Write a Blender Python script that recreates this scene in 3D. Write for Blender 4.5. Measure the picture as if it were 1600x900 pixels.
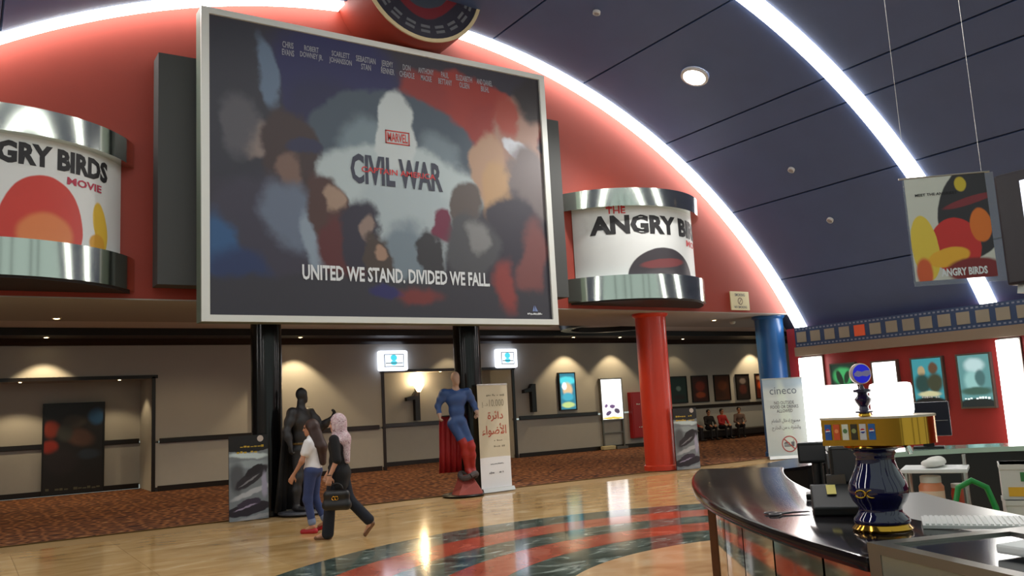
import bpy, bmesh, math, random
import numpy as np
from mathutils import Vector, Matrix
R_ = math.radians
random.seed(7)
for o in list(bpy.data.objects): bpy.data.objects.remove(o, do_unlink=True)
SC = bpy.context.scene
COL = SC.collection

# ------------------------------------------------------------------ camera, world, exposure
EYE = 1.55
def make_camera():
    yaw, pit, rol = R_(33.30), R_(7.96), R_(3.04)
    F = Vector((math.sin(yaw)*math.cos(pit), math.cos(yaw)*math.cos(pit), math.sin(pit)))
    r0 = Vector((math.cos(yaw), -math.sin(yaw), 0)); u0 = r0.cross(F)
    r = r0*math.cos(rol) - u0*math.sin(rol); u = u0*math.cos(rol) + r0*math.sin(rol)
    cd = bpy.data.cameras.new('camera'); cd.sensor_width = 36; cd.sensor_fit = 'HORIZONTAL'
    cd.lens = 1320/1600*36; cd.clip_start = .05; cd.clip_end = 200
    co = bpy.data.objects.new('camera', cd); COL.objects.link(co)
    m = Matrix((r, u, -F)).transposed().to_4x4(); m.translation = (0, 0, EYE)
    co.matrix_world = m; SC.camera = co
make_camera()
w = bpy.data.worlds.new('world'); SC.world = w; w.use_nodes = True
w.node_tree.nodes['Background'].inputs[0].default_value = (.86, 1.0, .93, 1)
w.node_tree.nodes['Background'].inputs[1].default_value = .50
SC.view_settings.view_transform = 'Standard'; SC.view_settings.look = 'None'
SC.view_settings.exposure = 0.0; SC.view_settings.gamma = 1; SC.view_settings.use_curve_mapping = False
ARCH_LIGHT = 13.0        # radiance of the arch strips

# ------------------------------------------------------------------ materials
def lin(c):
    return tuple((v/255/12.92 if v/255 <= .04045 else ((v/255+.055)/1.055)**2.4) for v in c) + (1,)
_M = {}
def M(name, col=(128,128,128), rough=.5, metal=0, emit=0, var=0, vscale=6, bump=0, spec=.5, coat=0, alpha=1, trans=0, ecol=None):
    if name in _M: return _M[name]
    m = bpy.data.materials.new(name); m.use_nodes = True; nt = m.node_tree
    b = nt.nodes['Principled BSDF']; c = lin(col)
    b.inputs['Base Color'].default_value = c; b.inputs['Roughness'].default_value = rough
    b.inputs['Metallic'].default_value = metal; b.inputs['Specular IOR Level'].default_value = spec
    b.inputs['Coat Weight'].default_value = coat; b.inputs['Alpha'].default_value = alpha
    b.inputs['Transmission Weight'].default_value = trans
    if emit:
        b.inputs['Emission Color'].default_value = lin(ecol) if ecol else c; b.inputs['Emission Strength'].default_value = emit
    if var or bump:
        tc = nt.nodes.new('ShaderNodeTexCoord'); n = nt.nodes.new('ShaderNodeTexNoise')
        n.inputs['Scale'].default_value = vscale; n.inputs['Detail'].default_value = 5
        nt.links.new(tc.outputs['Object'], n.inputs['Vector'])
        if var:
            mx = nt.nodes.new('ShaderNodeMix'); mx.data_type = 'RGBA'
            mx.inputs[6].default_value = tuple(v*(1-var) for v in c[:3])+(1,); mx.inputs[7].default_value = tuple(min(1, v*(1+var)) for v in c[:3])+(1,)
            nt.links.new(n.outputs['Fac'], mx.inputs[0]); nt.links.new(mx.outputs[2], b.inputs['Base Color'])
        if bump:
            bp = nt.nodes.new('ShaderNodeBump'); bp.inputs['Strength'].default_value = bump; bp.inputs['Distance'].default_value = .01
            nt.links.new(n.outputs['Fac'], bp.inputs['Height']); nt.links.new(bp.outputs[0], b.inputs['Normal'])
    _M[name] = m; return m

def art_mat(name, W, H, base, blobs, rough=.5, emit=0, distort=.06, dscale=2.0, coat=0):
    """plain abstract print: soft colour fields. blobs: (cx, cy, rx, ry, rot_deg, soft, colour), metres from the lower left corner"""
    m = bpy.data.materials.new(name); m.use_nodes = True; nt = m.node_tree; N = nt.nodes; L = nt.links
    b = N['Principled BSDF']; b.inputs['Roughness'].default_value = rough; b.inputs['Coat Weight'].default_value = coat
    uv = N.new('ShaderNodeUVMap'); sc = N.new('ShaderNodeVectorMath'); sc.operation = 'MULTIPLY'; sc.inputs[1].default_value = (W, H, 0)
    L.new(uv.outputs[0], sc.inputs[0])
    nz = N.new('ShaderNodeTexNoise'); nz.inputs['Scale'].default_value = dscale; nz.inputs['Detail'].default_value = 4
    L.new(sc.outputs[0], nz.inputs['Vector'])
    s1 = N.new('ShaderNodeVectorMath'); s1.operation = 'SUBTRACT'; s1.inputs[1].default_value = (.5, .5, .5); L.new(nz.outputs['Color'], s1.inputs[0])
    s2 = N.new('ShaderNodeVectorMath'); s2.operation = 'SCALE'; s2.inputs['Scale'].default_value = distort*2; L.new(s1.outputs[0], s2.inputs[0])
    s3 = N.new('ShaderNodeVectorMath'); s3.operation = 'ADD'; L.new(sc.outputs[0], s3.inputs[0]); L.new(s2.outputs[0], s3.inputs[1])
    cur = None; basec = lin(base)
    for (cx, cy, rx, ry, rot, soft, col) in blobs:
        mp = N.new('ShaderNodeMapping'); mp.vector_type = 'TEXTURE'
        mp.inputs['Location'].default_value = (cx, cy, 0); mp.inputs['Rotation'].default_value = (0, 0, R_(rot)); mp.inputs['Scale'].default_value = (rx, ry, 1e6)
        L.new(s3.outputs[0], mp.inputs[0])
        ln = N.new('ShaderNodeVectorMath'); ln.operation = 'LENGTH'; L.new(mp.outputs[0], ln.inputs[0])
        mr = N.new('ShaderNodeMapRange'); mr.interpolation_type = 'SMOOTHSTEP'
        soft *= .55
        mr.inputs['From Min'].default_value = 1-soft; mr.inputs['From Max'].default_value = 1+soft*.6; mr.inputs['To Min'].default_value = 1; mr.inputs['To Max'].default_value = 0
        L.new(ln.outputs['Value'], mr.inputs['Value'])
        mx = N.new('ShaderNodeMix'); mx.data_type = 'RGBA'
        L.new(mr.outputs[0], mx.inputs[0])
        if cur is None: mx.inputs[6].default_value = basec
        else: L.new(cur, mx.inputs[6])
        mx.inputs[7].default_value = lin(col); cur = mx.outputs[2]
    if cur is None: b.inputs['Base Color'].default_value = basec
    elif emit:
        b.inputs['Base Color'].default_value = (.02, .02, .02, 1); L.new(cur, b.inputs['Emission Color'])
    else: L.new(cur, b.inputs['Base Color'])
    if emit:
        b.inputs['Emission Strength'].default_value = emit
        if cur is None: b.inputs['Emission Color'].default_value = basec
    return m

def noise_ramp(name, stops, scale=3, detail=8, rough=.2, distortion=0, spec=.5, vec_scale=(1,1,1), rand=0, coat=0, bump=0):
    m = bpy.data.materials.new(name); m.use_nodes = True; nt = m.node_tree; N = nt.nodes; L = nt.links
    b = N['Principled BSDF']; b.inputs['Roughness'].default_value = rough; b.inputs['Specular IOR Level'].default_value = spec; b.inputs['Coat Weight'].default_value = coat
    tc = N.new('ShaderNodeNewGeometry'); mp = N.new('ShaderNodeMapping'); mp.inputs['Scale'].default_value = vec_scale; L.new(tc.outputs['Position'], mp.inputs[0])
    n = N.new('ShaderNodeTexNoise'); n.inputs['Scale'].default_value = scale; n.inputs['Detail'].default_value = detail; n.inputs['Distortion'].default_value = distortion
    L.new(mp.outputs[0], n.inputs['Vector'])
    cr = N.new('ShaderNodeValToRGB'); el = cr.color_ramp.elements
    while len(el) > 1: el.remove(el[-1])
    el[0].position = stops[0][0]; el[0].color = lin(stops[0][1])
    for p, c in stops[1:]:
        e = el.new(p); e.color = lin(c)
    L.new(n.outputs['Fac'], cr.inputs[0]); out = cr.outputs[0]
    if rand:
        oi = N.new('ShaderNodeObjectInfo'); hs = N.new('ShaderNodeHueSaturation'); mr = N.new('ShaderNodeMapRange')
        mr.inputs['To Min'].default_value = 1-rand; mr.inputs['To Max'].default_value = 1+rand
        L.new(oi.outputs['Random'], mr.inputs['Value']); L.new(mr.outputs[0], hs.inputs['Value']); L.new(out, hs.inputs['Color']); out = hs.outputs[0]
    L.new(out, b.inputs['Base Color'])
    if bump:
        bp = N.new('ShaderNodeBump'); bp.inputs['Strength'].default_value = bump; L.new(n.outputs['Fac'], bp.inputs['Height']); L.new(bp.outputs[0], b.inputs['Normal'])
    _M[name] = m; return m

# ------------------------------------------------------------------ mesh helpers
class MB:
    def __init__(s): s.v = []; s.f = []; s.mi = []; s.cur = 0
    def add(s, vs, fs):
        o = len(s.v); s.v += [tuple(v) for v in vs]; s.f += [tuple(i+o for i in f) for f in fs]; s.mi += [s.cur]*len(fs); return s
    def box(s, x0, x1, y0, y1, z0, z1):
        vs = [(x, y, z) for z in (z0, z1) for y in (y0, y1) for x in (x0, x1)]
        return s.add(vs, [(0,2,3,1),(4,5,7,6),(0,1,5,4),(2,6,7,3),(0,4,6,2),(1,3,7,5)])
    def prism(s, poly, axis, a0, a1):
        """poly: 2D outline, extruded along axis ('x': (y,z), 'y': (x,z), 'z': (x,y))"""
        n = len(poly)
        def P(p, a): return {'x': (a, p[0], p[1]), 'y': (p[0], a, p[1]), 'z': (p[0], p[1], a)}[axis]
        vs = [P(p, a0) for p in poly] + [P(p, a1) for p in poly]
        fs = [tuple(range(n-1, -1, -1)), tuple(range(n, 2*n))] + [(i, (i+1) % n, n+(i+1) % n, n+i) for i in range(n)]
        return s.add(vs, fs)
    def lathe(s, prof, c=(0,0,0), n=24, cap=True, a0=0, a1=2*math.pi):
        full = abs(a1-a0-2*math.pi) < 1e-6; m = n if full else n+1; vs = []
        for r, z in prof:
            for i in range(m):
                a = a0+(a1-a0)*i/n; vs.append((c[0]+r*math.cos(a), c[1]+r*math.sin(a), c[2]+z))
        fs = []
        for j in range(len(prof)-1):
            for i in range(n):
                k = (i+1) % m; fs.append((j*m+i, j*m+k, (j+1)*m+k, (j+1)*m+i))
        if cap and full:
            fs.append(tuple(range(m-1, -1, -1))); q = (len(prof)-1)*m; fs.append(tuple(range(q, q+m)))
        return s.add(vs, fs)
    def tube(s, pts, r, n=8, cap=True):
        pts = [Vector(p) for p in pts]; rs = r if isinstance(r, (list, tuple)) else [r]*len(pts); vs = []
        up = Vector((0, 0, 1)) if abs((pts[-1]-pts[0]).normalized().z) < .9 else Vector((1, 0, 0))
        for i, p in enumerate(pts):
            t = (pts[min(i+1, len(pts)-1)]-pts[max(i-1, 0)]).normalized(); a = t.cross(up).normalized(); b = a.cross(t)
            for k in range(n):
                an = 2*math.pi*k/n; vs.append(p+a*(rs[i]*math.cos(an))+b*(rs[i]*math.sin(an)))
        fs = [(j*n+k, j*n+(k+1) % n, (j+1)*n+(k+1) % n, (j+1)*n+k) for j in range(len(pts)-1) for k in range(n)]
        if cap: fs += [tuple(range(n-1, -1, -1)), tuple(range((len(pts)-1)*n, len(pts)*n))]
        return s.add(vs, fs)
    def sphere(s, c, r, n=16, m=10):
        rr = r if isinstance(r, (list, tuple)) else (r, r, r)
        vs = [(c[0], c[1], c[2]-rr[2])]
        for j in range(1, m):
            ph = -math.pi/2+math.pi*j/m
            for i in range(n):
                a = 2*math.pi*i/n; vs.append((c[0]+rr[0]*math.cos(ph)*math.cos(a), c[1]+rr[1]*math.cos(ph)*math.sin(a), c[2]+rr[2]*math.sin(ph)))
        vs.append((c[0], c[1], c[2]+rr[2])); T = len(vs)-1
        fs = [(0, 1+(i+1) % n, 1+i) for i in range(n)]
        for j in range(m-2):
            for i in range(n): fs.append((1+j*n+i, 1+j*n+(i+1) % n, 1+(j+1)*n+(i+1) % n, 1+(j+1)*n+i))
        q = 1+(m-2)*n; fs += [(q+i, q+(i+1) % n, T) for i in range(n)]
        return s.add(vs, fs)
    def build(s, name, mats, parent=None, smooth=False, bevel=0, fix=True):
        me = bpy.data.meshes.new(name); me.from_pydata(s.v, [], s.f)
        mats = mats if isinstance(mats, (list, tuple)) else [mats]
        for m in mats: me.materials.append(m)
        if len(mats) > 1: me.polygons.foreach_set('material_index', s.mi)
        if fix or bevel:
            bm = bmesh.new(); bm.from_mesh(me)
            if bevel: bmesh.ops.bevel(bm, geom=[e for e in bm.edges if len(e.link_faces) == 2 and e.calc_face_angle(0) > .6], offset=bevel, segments=2, affect='EDGES', profile=.6)
            bmesh.ops.recalc_face_normals(bm, faces=bm.faces); bm.to_mesh(me); bm.free()
        return link(name, me, parent, smooth)
def link(name, me, parent=None, smooth=False):
    if smooth:
        me.polygons.foreach_set('use_smooth', [True]*len(me.polygons))
        if smooth == 'auto': me.set_sharp_from_angle(angle=R_(35))
    o = bpy.data.objects.new(name, me); COL.objects.link(o)
    if parent: o.parent = parent
    return o
def tag(o, label, cat, group=None):
    o['label'] = label; o['category'] = cat
    if group: o['group'] = group
    return o
def thing(name, label, cat, loc=(0,0,0), rz=0, group=None):
    o = bpy.data.objects.new(name, None); COL.objects.link(o); o.empty_display_size = .1
    o.location = loc; o.rotation_euler = (0, 0, R_(rz)); return tag(o, label, cat, group)
def struct(o): o['kind'] = 'structure'; return o
def sroot(name):
    o = bpy.data.objects.new(name, None); COL.objects.link(o); o['kind'] = 'structure'; return o
def patch(name, fn, nu, nv, mat, parent=None, smooth=True, thick=0):
    """grid with UVs; fn(u, v) -> position"""
    vs = [fn(i/nu, j/nv) for j in range(nv+1) for i in range(nu+1)]
    fs = [(j*(nu+1)+i, j*(nu+1)+i+1, (j+1)*(nu+1)+i+1, (j+1)*(nu+1)+i) for j in range(nv) for i in range(nu)]
    me = bpy.data.meshes.new(name); me.from_pydata([tuple(v) for v in vs], [], fs); me.materials.append(mat)
    uv = me.uv_layers.new(name='UVMap')
    for p in me.polygons:
        for li in p.loop_indices:
            vi = me.loops[li].vertex_index; uv.data[li].uv = ((vi % (nu+1))/nu, (vi//(nu+1))/nv)
    return link(name, me, parent, smooth)
def copy_tree(o, parent=None):
    c = o.copy(); COL.objects.link(c); c.parent = parent
    for ch in list(o.children): copy_tree(ch, c)
    return c
def spot(parent, loc, aim, energy, angle, color=(1, .78, .5), blend=.4, size=.04):
    l = bpy.data.lights.new('lamp_light', 'SPOT'); l.energy = energy; l.spot_size = R_(angle); l.spot_blend = blend; l.color = color; l.shadow_soft_size = size
    o = bpy.data.objects.new('lamp_light', l); COL.objects.link(o); o.parent = parent; o.location = loc
    o.rotation_euler = Vector(aim).to_track_quat('-Z', 'Y').to_euler(); return o
def plight(parent, loc, energy, color=(1, .8, .55), size=.08):
    l = bpy.data.lights.new('lamp_light', 'POINT'); l.energy = energy; l.color = color; l.shadow_soft_size = size
    o = bpy.data.objects.new('lamp_light', l); COL.objects.link(o); o.parent = parent; o.location = loc; return o

# flat lettering ----------------------------------------------------
_T = {}
def text_geo(s, bold=0):
    if (s, bold) in _T: return _T[(s, bold)]
    cu = bpy.data.curves.new('t', 'FONT'); cu.body = s; cu.offset = bold; cu.resolution_u = 2; cu.fill_mode = 'FRONT'; cu.align_x = 'CENTER'; cu.space_line = .9
    ob = bpy.data.objects.new('t', cu); COL.objects.link(ob)
    me = bpy.data.meshes.new_from_object(ob.evaluated_get(bpy.context.evaluated_depsgraph_get()))
    co = np.array([v.co[:2] for v in me.vertices]) if len(me.vertices) else np.zeros((1, 2))
    fs = [tuple(p.vertices) for p in me.polygons]
    bpy.data.objects.remove(ob); bpy.data.curves.remove(cu); bpy.data.meshes.remove(me)
    lo, hi = co.min(0), co.max(0); co = (co-(lo+hi)/2)/np.maximum(hi-lo, 1e-6)
    _T[(s, bold)] = (co, fs); return co, fs
def text(s, w, h, parent, warp, mat, bold=0, name='lettering', slant=0):
    co, fs = text_geo(s, bold)
    vs = [warp(x*w+slant*y*h, y*h) for x, y in co]
    me = bpy.data.meshes.new(name); me.from_pydata([tuple(v) for v in vs], [], fs); me.materials.append(mat)
    return link(name, me, parent)
def face_y(cx, y, cz):                       # lettering that faces -y around (cx, y, cz)
    return lambda a, b: (cx+a, y, cz+b)
def scribble(parent, w, h, n, warp, mat, seed=1, name='small_print'):
    """a line of print too small to read: a row of short strokes"""
    rnd = random.Random(seed); mb = MB(); x = -w/2; st = w/n
    for i in range(n):
        if rnd.random() < .14: x += st; continue
        a, b = x+st*.08, x+st*(.75+.2*rnd.random()); y0 = -h*.5*rnd.uniform(.3, .7); y1 = h*.5*rnd.uniform(.1, 1)
        mb.add([warp(a, y0), warp(b, y0), warp(b, y1), warp(a, y1)], [(0, 1, 2, 3)]); x += st
    so = mb.build(name, mat, parent, fix=False); so['kind'] = 'stuff'; return so
# Arabic: joined letter shapes picked by hand-written rules
_AR = {'ا': ('FE8D','FE8E'), 'أ': ('FE83','FE84'), 'إ': ('FE87','FE88'), 'د': ('FEA9','FEAA'), 'ر': ('FEAD','FEAE'), 'و': ('FEED','FEEE'), 'ة': ('FE93','FE94'), 'ء': ('FE80',),
 'ب': ('FE8F','FE90','FE91','FE92'), 'ج': ('FE9D','FE9E','FE9F','FEA0'), 'خ': ('FEA5','FEA6','FEA7','FEA8'), 'ش': ('FEB5','FEB6','FEB7','FEB8'), 'ض': ('FEBD','FEBE','FEBF','FEC0'),
 'ط': ('FEC1','FEC2','FEC3','FEC4'), 'ع': ('FEC9','FECA','FECB','FECC'), 'ل': ('FEDD','FEDE','FEDF','FEE0'), 'م': ('FEE1','FEE2','FEE3','FEE4'), 'ن': ('FEE5','FEE6','FEE7','FEE8'), 'ئ': ('FE89','FE8A','FE8B','FE8C')}
def arabic(s):
    s = list(s); out = []; i = 0
    def dual(c): return c in _AR and len(_AR[c]) == 4
    def joins(c): return c in _AR and len(_AR[c]) > 1
    while i < len(s):
        c = s[i]; prev = i > 0 and dual(s[i-1])
        if c == 'ل' and i+1 < len(s) and s[i+1] in 'اأ':
            a, b = ('FEFB', 'FEFC') if s[i+1] == 'ا' else ('FEF7', 'FEF8'); out.append(chr(int(b if prev else a, 16))); i += 2; continue
        if c not in _AR: out.append(c); i += 1; continue
        nxt = i+1 < len(s) and joins(s[i+1]); f = _AR[c]
        k = (1 if prev and len(f) > 1 else 0) if len(f) < 3 else (3 if prev and nxt else 2 if nxt else 1 if prev else 0)
        out.append(chr(int(f[k], 16))); i += 1
    return ''.join(reversed(out))

# one continuous surface from blended rounded limbs -------------------
def sdf_mesh(name, prims, res, mats, parent=None, k=.03):
    """prims: ('c', a, b, ra, rb, mat[, k])  tapered limb;  ('e', centre, radii, mat[, k])  ellipsoid;  mat < 0: carve"""
    pts = []
    for p in prims:
        if p[0] == 'c': pts += [np.array(p[1])-p[3], np.array(p[1])+p[3], np.array(p[2])-p[4], np.array(p[2])+p[4]]
        else: pts += [np.array(p[1])-np.array(p[2]), np.array(p[1])+np.array(p[2])]
    lo = np.min(pts, 0)-3*res-.01; hi = np.max(pts, 0)+3*res+.01
    n = np.ceil((hi-lo)/res).astype(int)+1
    D = np.full(n, 1.0, np.float32); B = np.full(n, 9.0, np.float32); MI = np.zeros(n, np.int16)
    ax = [lo[i]+res*np.arange(n[i]) for i in range(3)]
    for p in prims:
        if p[0] == 'c':
            a, b = np.array(p[1], float), np.array(p[2], float); ra, rb, mi = p[3], p[4], p[5]; kk = p[6] if len(p) > 6 else k
            l, h = np.minimum(a-ra, b-rb), np.maximum(a+ra, b+rb)
        else:
            a, rr, mi = np.array(p[1], float), np.array(p[2], float), p[3]; kk = p[4] if len(p) > 4 else k
            l, h = a-rr, a+rr
        mg = max(.05, kk*1.5); i0 = np.maximum(((l-mg-lo)/res).astype(int), 0); i1 = np.minimum(((h+mg-lo)/res).astype(int)+2, n)
        sl = tuple(slice(i0[i], i1[i]) for i in range(3))
        X, Y, Z = np.meshgrid(*[ax[i][sl[i]] for i in range(3)], indexing='ij')
        if p[0] == 'c':
            d = b-a; L2 = max(d@d, 1e-9); t = np.clip(((X-a[0])*d[0]+(Y-a[1])*d[1]+(Z-a[2])*d[2])/L2, 0, 1)
            ds = np.sqrt((X-a[0]-t*d[0])**2+(Y-a[1]-t*d[1])**2+(Z-a[2]-t*d[2])**2)-(ra+(rb-ra)*t)
        else:
            q = np.sqrt(((X-a[0])/rr[0])**2+((Y-a[1])/rr[1])**2+((Z-a[2])/rr[2])**2); ds = (q-1)*rr.min()
        cur = D[sl]
        if mi < 0: D[sl] = np.maximum(cur, -ds); continue
        hh = np.clip(.5+.5*(cur-ds)/kk, 0, 1); D[sl] = cur*(1-hh)+ds*hh-kk*hh*(1-hh)
        bb = B[sl]; m_ = ds < bb; bb[m_] = ds[m_]; mm = MI[sl]; mm[m_] = mi
    ins = D < 0; cells = []; P = []; quads = []; nn = n-1
    for axis in range(3):
        A = np.take(ins, range(n[axis]-1), axis); Bm = np.take(ins, range(1, n[axis]), axis)
        idx = np.argwhere(A != Bm)
        j = idx.copy(); j[:, axis] += 1
        da = D[tuple(idx.T)]; db = D[tuple(j.T)]; t = da/(da-db)
        pos = lo+res*idx; pos[:, axis] += res*t
        u, v = (axis+1) % 3, (axis+2) % 3; ring = []
        for du, dv in ((0, 0), (-1, 0), (-1, -1), (0, -1)):
            c = idx.copy(); c[:, u] += du; c[:, v] += dv
            ring.append(np.ravel_multi_index(tuple(c.T), tuple(nn))); cells.append(ring[-1]); P.append(pos)
        q = np.stack(ring, 1); flip = ~A[tuple(idx.T)]; q[flip] = q[flip][:, ::-1]; quads.append(q)
    cells = np.concatenate(cells); P = np.concatenate(P); Q = np.concatenate(quads)
    uq, inv = np.unique(cells, return_inverse=True); cnt = np.bincount(inv).astype(float)
    V = np.stack([np.bincount(inv, P[:, i])/cnt for i in range(3)], 1); Qi = np.searchsorted(uq, Q)
    me = bpy.data.meshes.new(name); me.from_pydata(V.tolist(), [], Qi.tolist())
    mats = mats if isinstance(mats, (list, tuple)) else [mats]
    for m in mats: me.materials.append(m)
    if len(mats) > 1:
        cc = V[Qi].mean(1); gi = np.clip(np.round((cc-lo)/res).astype(int), 0, n-1); me.polygons.foreach_set('material_index', MI[tuple(gi.T)].astype(np.int32))
    return link(name, me, parent, True)

# ================================================================== THE PLACE (metres; the red gable wall runs along x at y = 13.6)
VX, VZ, VR = 6.65, -3.75, 12.60            # axis and radius of the barrel vault
WALL_Y = 13.6
def vp(th, y, r): return (VX+r*math.sin(R_(th)), y, VZ+r*math.cos(R_(th)))

marble = noise_ramp('marble_beige', [(.28, (182,144,92)), (.5, (204,168,114)), (.62, (214,180,128)), (.72, (236,212,168))], 1.6, 9, .11, .5, .5, (1, 2.2, 1), .06)
marble_in = noise_ramp('marble_peach', [(.25, (206,156,108)), (.5, (230,184,136)), (.75, (242,210,170))], 1.3, 8, .10, 1.2, .5, (1, 1.5, 1), .05)
marble_gr = noise_ramp('marble_green', [(.3, (48,60,54)), (.48, (78,92,84)), (.6, (112,126,118)), (.72, (196,204,196))], 2.4, 10, .1, 1.5, .5, (1, 2.5, 1))
marble_rd = noise_ramp('marble_red', [(.3, (168,76,56)), (.5, (190,94,72)), (.75, (206,120,98))], 2.5, 8, .1, 1.0, .5)

# ---- floor: slab, marble tiles, inlaid rings
floor = MB().box(-4.5, 17.4, -9, 14.0, -.2, -.012).build('floor', M('grout', (150,124,86), .5)); struct(floor)
TS = 1.2
bm_t = MB().box(-TS/2+.002, TS/2-.002, -TS/2+.002, TS/2-.002, -.012, 0); tile0 = None
RCX, RCY = 6.27, 4.10
for i in range(18):
    for j in range(12):
        cx, cy = -4.2+TS*(i+.5), .2+TS*(j+.5)-.2
        if cy+TS/2 > 14.01: continue
        d = math.hypot(cx-RCX, cy-RCY)
        if d < 1.6: continue
        if tile0 is None: t = tile0 = bm_t.build('marble_tile', [marble], floor)
        else: t = tile0.copy(); COL.objects.link(t)
        t.location = (cx, cy, 0)
rest = MB().box(-4.2, 17.3, -9, 0, -.012, 0).build('marble_paving', marble, floor)
ring_r = [5.80, 5.15, 4.55, 3.98, 3.40, 2.77]
def annulus(r0, r1, z0, z1, n=128):
    mb = MB(); vs = []
    for r, z in ((r0, z0), (r1, z0), (r1, z1), (r0, z1)):
        vs += [(RCX+r*math.cos(2*math.pi*i/n), RCY+r*math.sin(2*math.pi*i/n), z) for i in range(n)]
    return mb.add(vs, [(q*n+i, q*n+(i+1) % n, ((q+1) % 4)*n+(i+1) % n, ((q+1) % 4)*n+i) for q in range(4) for i in range(n)])
for k in range(5):
    b = annulus(ring_r[k+1]+.002, ring_r[k]-.002, -.01, .0025).build('marble_band', [marble_gr, marble_rd][k % 2], floor)
    b['label'] = ['dark green marble ring band', 'red marble ring band'][k % 2]
disc = MB().lathe([(2.768, -.01), (2.768, .0025)], (RCX, RCY, 0), 96).build('marble_centre', marble_in, floor)

# ---- carpet of the lobby
def carpet_mat():
    m = bpy.data.materials.new('carpet'); m.use_nodes = True; nt = m.node_tree; N = nt.nodes; L = nt.links
    b = N['Principled BSDF']; b.inputs['Roughness'].default_value = .95; b.inputs['Specular IOR Level'].default_value = .1
    g = N.new('ShaderNodeNewGeometry'); mp = N.new('ShaderNodeMapping'); mp.inputs['Rotation'].default_value = (0, 0, R_(45)); L.new(g.outputs['Position'], mp.inputs[0])
    nz = N.new('ShaderNodeTexNoise'); nz.inputs['Scale'].default_value = 3; L.new(mp.outputs[0], nz.inputs['Vector'])
    ad = N.new('ShaderNodeVectorMath'); ad.operation = 'MULTIPLY_ADD'; ad.inputs[1].default_value = (.22, .22, 0); L.new(nz.outputs['Color'], ad.inputs[0]); L.new(mp.outputs[0], ad.inputs[2])
    vo = N.new('ShaderNodeTexVoronoi'); vo.inputs['Scale'].default_value = 2.6; vo.inputs['Randomness'].default_value = .25; L.new(ad.outputs[0], vo.inputs['Vector'])
    cr = N.new('ShaderNodeValToRGB'); cr.color_ramp.interpolation = 'EASE'
    el = cr.color_ramp.elements; el[0].position = .0; el[0].color = lin((188,152,116)); el[1].position = .75; el[1].color = lin((40,32,40))
    for p, c in ((.16, (138,92,64)), (.3, (64,42,42)), (.44, (146,100,70)), (.56, (86,58,50))):
        e = el.new(p); e.color = lin(c)
    L.new(vo.outputs['Distance'], cr.inputs[0]); L.new(cr.outputs[0], b.inputs['Base Color'])
    return m
carpet = MB().box(-4.99, 27.99, 14.006, 23.4, -.2, .004).build('carpet', carpet_mat())
tag(carpet, 'patterned brown and orange carpet covering the lobby floor behind the columns', 'carpet')
edge = MB().box(-4.5, 17.4, 13.985, 14.005, -.01, .006).build('trim_1', M('brass_strip', (120,100,70), .3, 1)); struct(edge)

# ---- vault: dark backing shell and curved panels with open seams
vault_m = M('vault_panel', (66,85,126), .6, var=.1, vscale=1.5)
vault_b = M('vault_backing', (18,22,40), .8)
def shell(mb, t0, t1, y0, y1, r0, r1, n):
    vs = []
    for r in (r0, r1):
        for y in (y0, y1):
            vs += [vp(t0+(t1-t0)*i/n, y, r) for i in range(n+1)]
    k = n+1; fs = []
    for i in range(n):
        fs += [(i, i+1, k+i+1, k+i), (2*k+i, 3*k+i, 3*k+i+1, 2*k+i+1), (i, 2*k+i, 2*k+i+1, i+1), (k+i, k+i+1, 3*k+i+1, 3*k+i)]
    fs += [(0, k, 3*k, 2*k), (n, 2*k+n, 3*k+n, k+n)]
    return mb.add(vs, fs)
ceiling = shell(MB(), -58, 58, 2.0, 13.95, VR+.05, VR+.3, 72).build('ceiling', vault_b, smooth='auto'); struct(ceiling)  # shell stops short, unseen, so bright sky reflects in the chrome rims
seams = [8.7, 19.0, 30.2, 33.3, 41.2, 50.8]
ths = [-57.4]+[-s for s in reversed(seams)]+seams+[57.4]
arch_y = [13.43, 8.88, 4.33]; AW = .17
for bay in range(3):
    y1 = arch_y[bay]-AW; y0 = (arch_y[bay+1]+AW) if bay < 2 else 2.0
    for a, b in zip(ths[:-1], ths[1:]):
        shell(MB(), a+.09, b-.09, y0+.004, y1-.004, VR, VR+.045, max(3, int((b-a)/1.6))).build('ceiling_panel', vault_m, ceiling, 'auto')
arch_em = M('arch_light_diffuser', (255,252,246), .4, emit=ARCH_LIGHT)
house = M('arch_light_housing', (90,92,96), .5)
def arch_light(y, t0, t1, label):
    o = thing('arch_light', label, 'light', vp((t0+t1)/2, y, VR), 0, 'arched strip lights on the vault'); loc = Vector(o.location)
    def sh(name, m, ya, yb, ra, rb):
        mb = shell(MB(), t0, t1, ya, yb, ra, rb, int((t1-t0)/1.2)); mb.v = [tuple(Vector(v)-loc) for v in mb.v]; return mb.build(name, m, o, 'auto')
    sh('diffuser', arch_em, y-AW+.02, y+AW-.02, VR-.045, VR+.02)
    sh('housing', house, y-AW, y+AW, VR+.02, VR+.049)
arch_light(arch_y[0], -57.2, -5.3, 'white strip light edging the red gable, left of the round sign')
arch_light(arch_y[0], 5.5, 57.2, 'white strip light edging the red gable, right of the round sign')
arch_light(arch_y[1], -57.2, 57.2, 'white arched strip light ending behind the hanging film banner')
arch_light(arch_y[2], -57.2, 57.2, 'white arched strip light crossing the vault above the counter')

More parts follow.
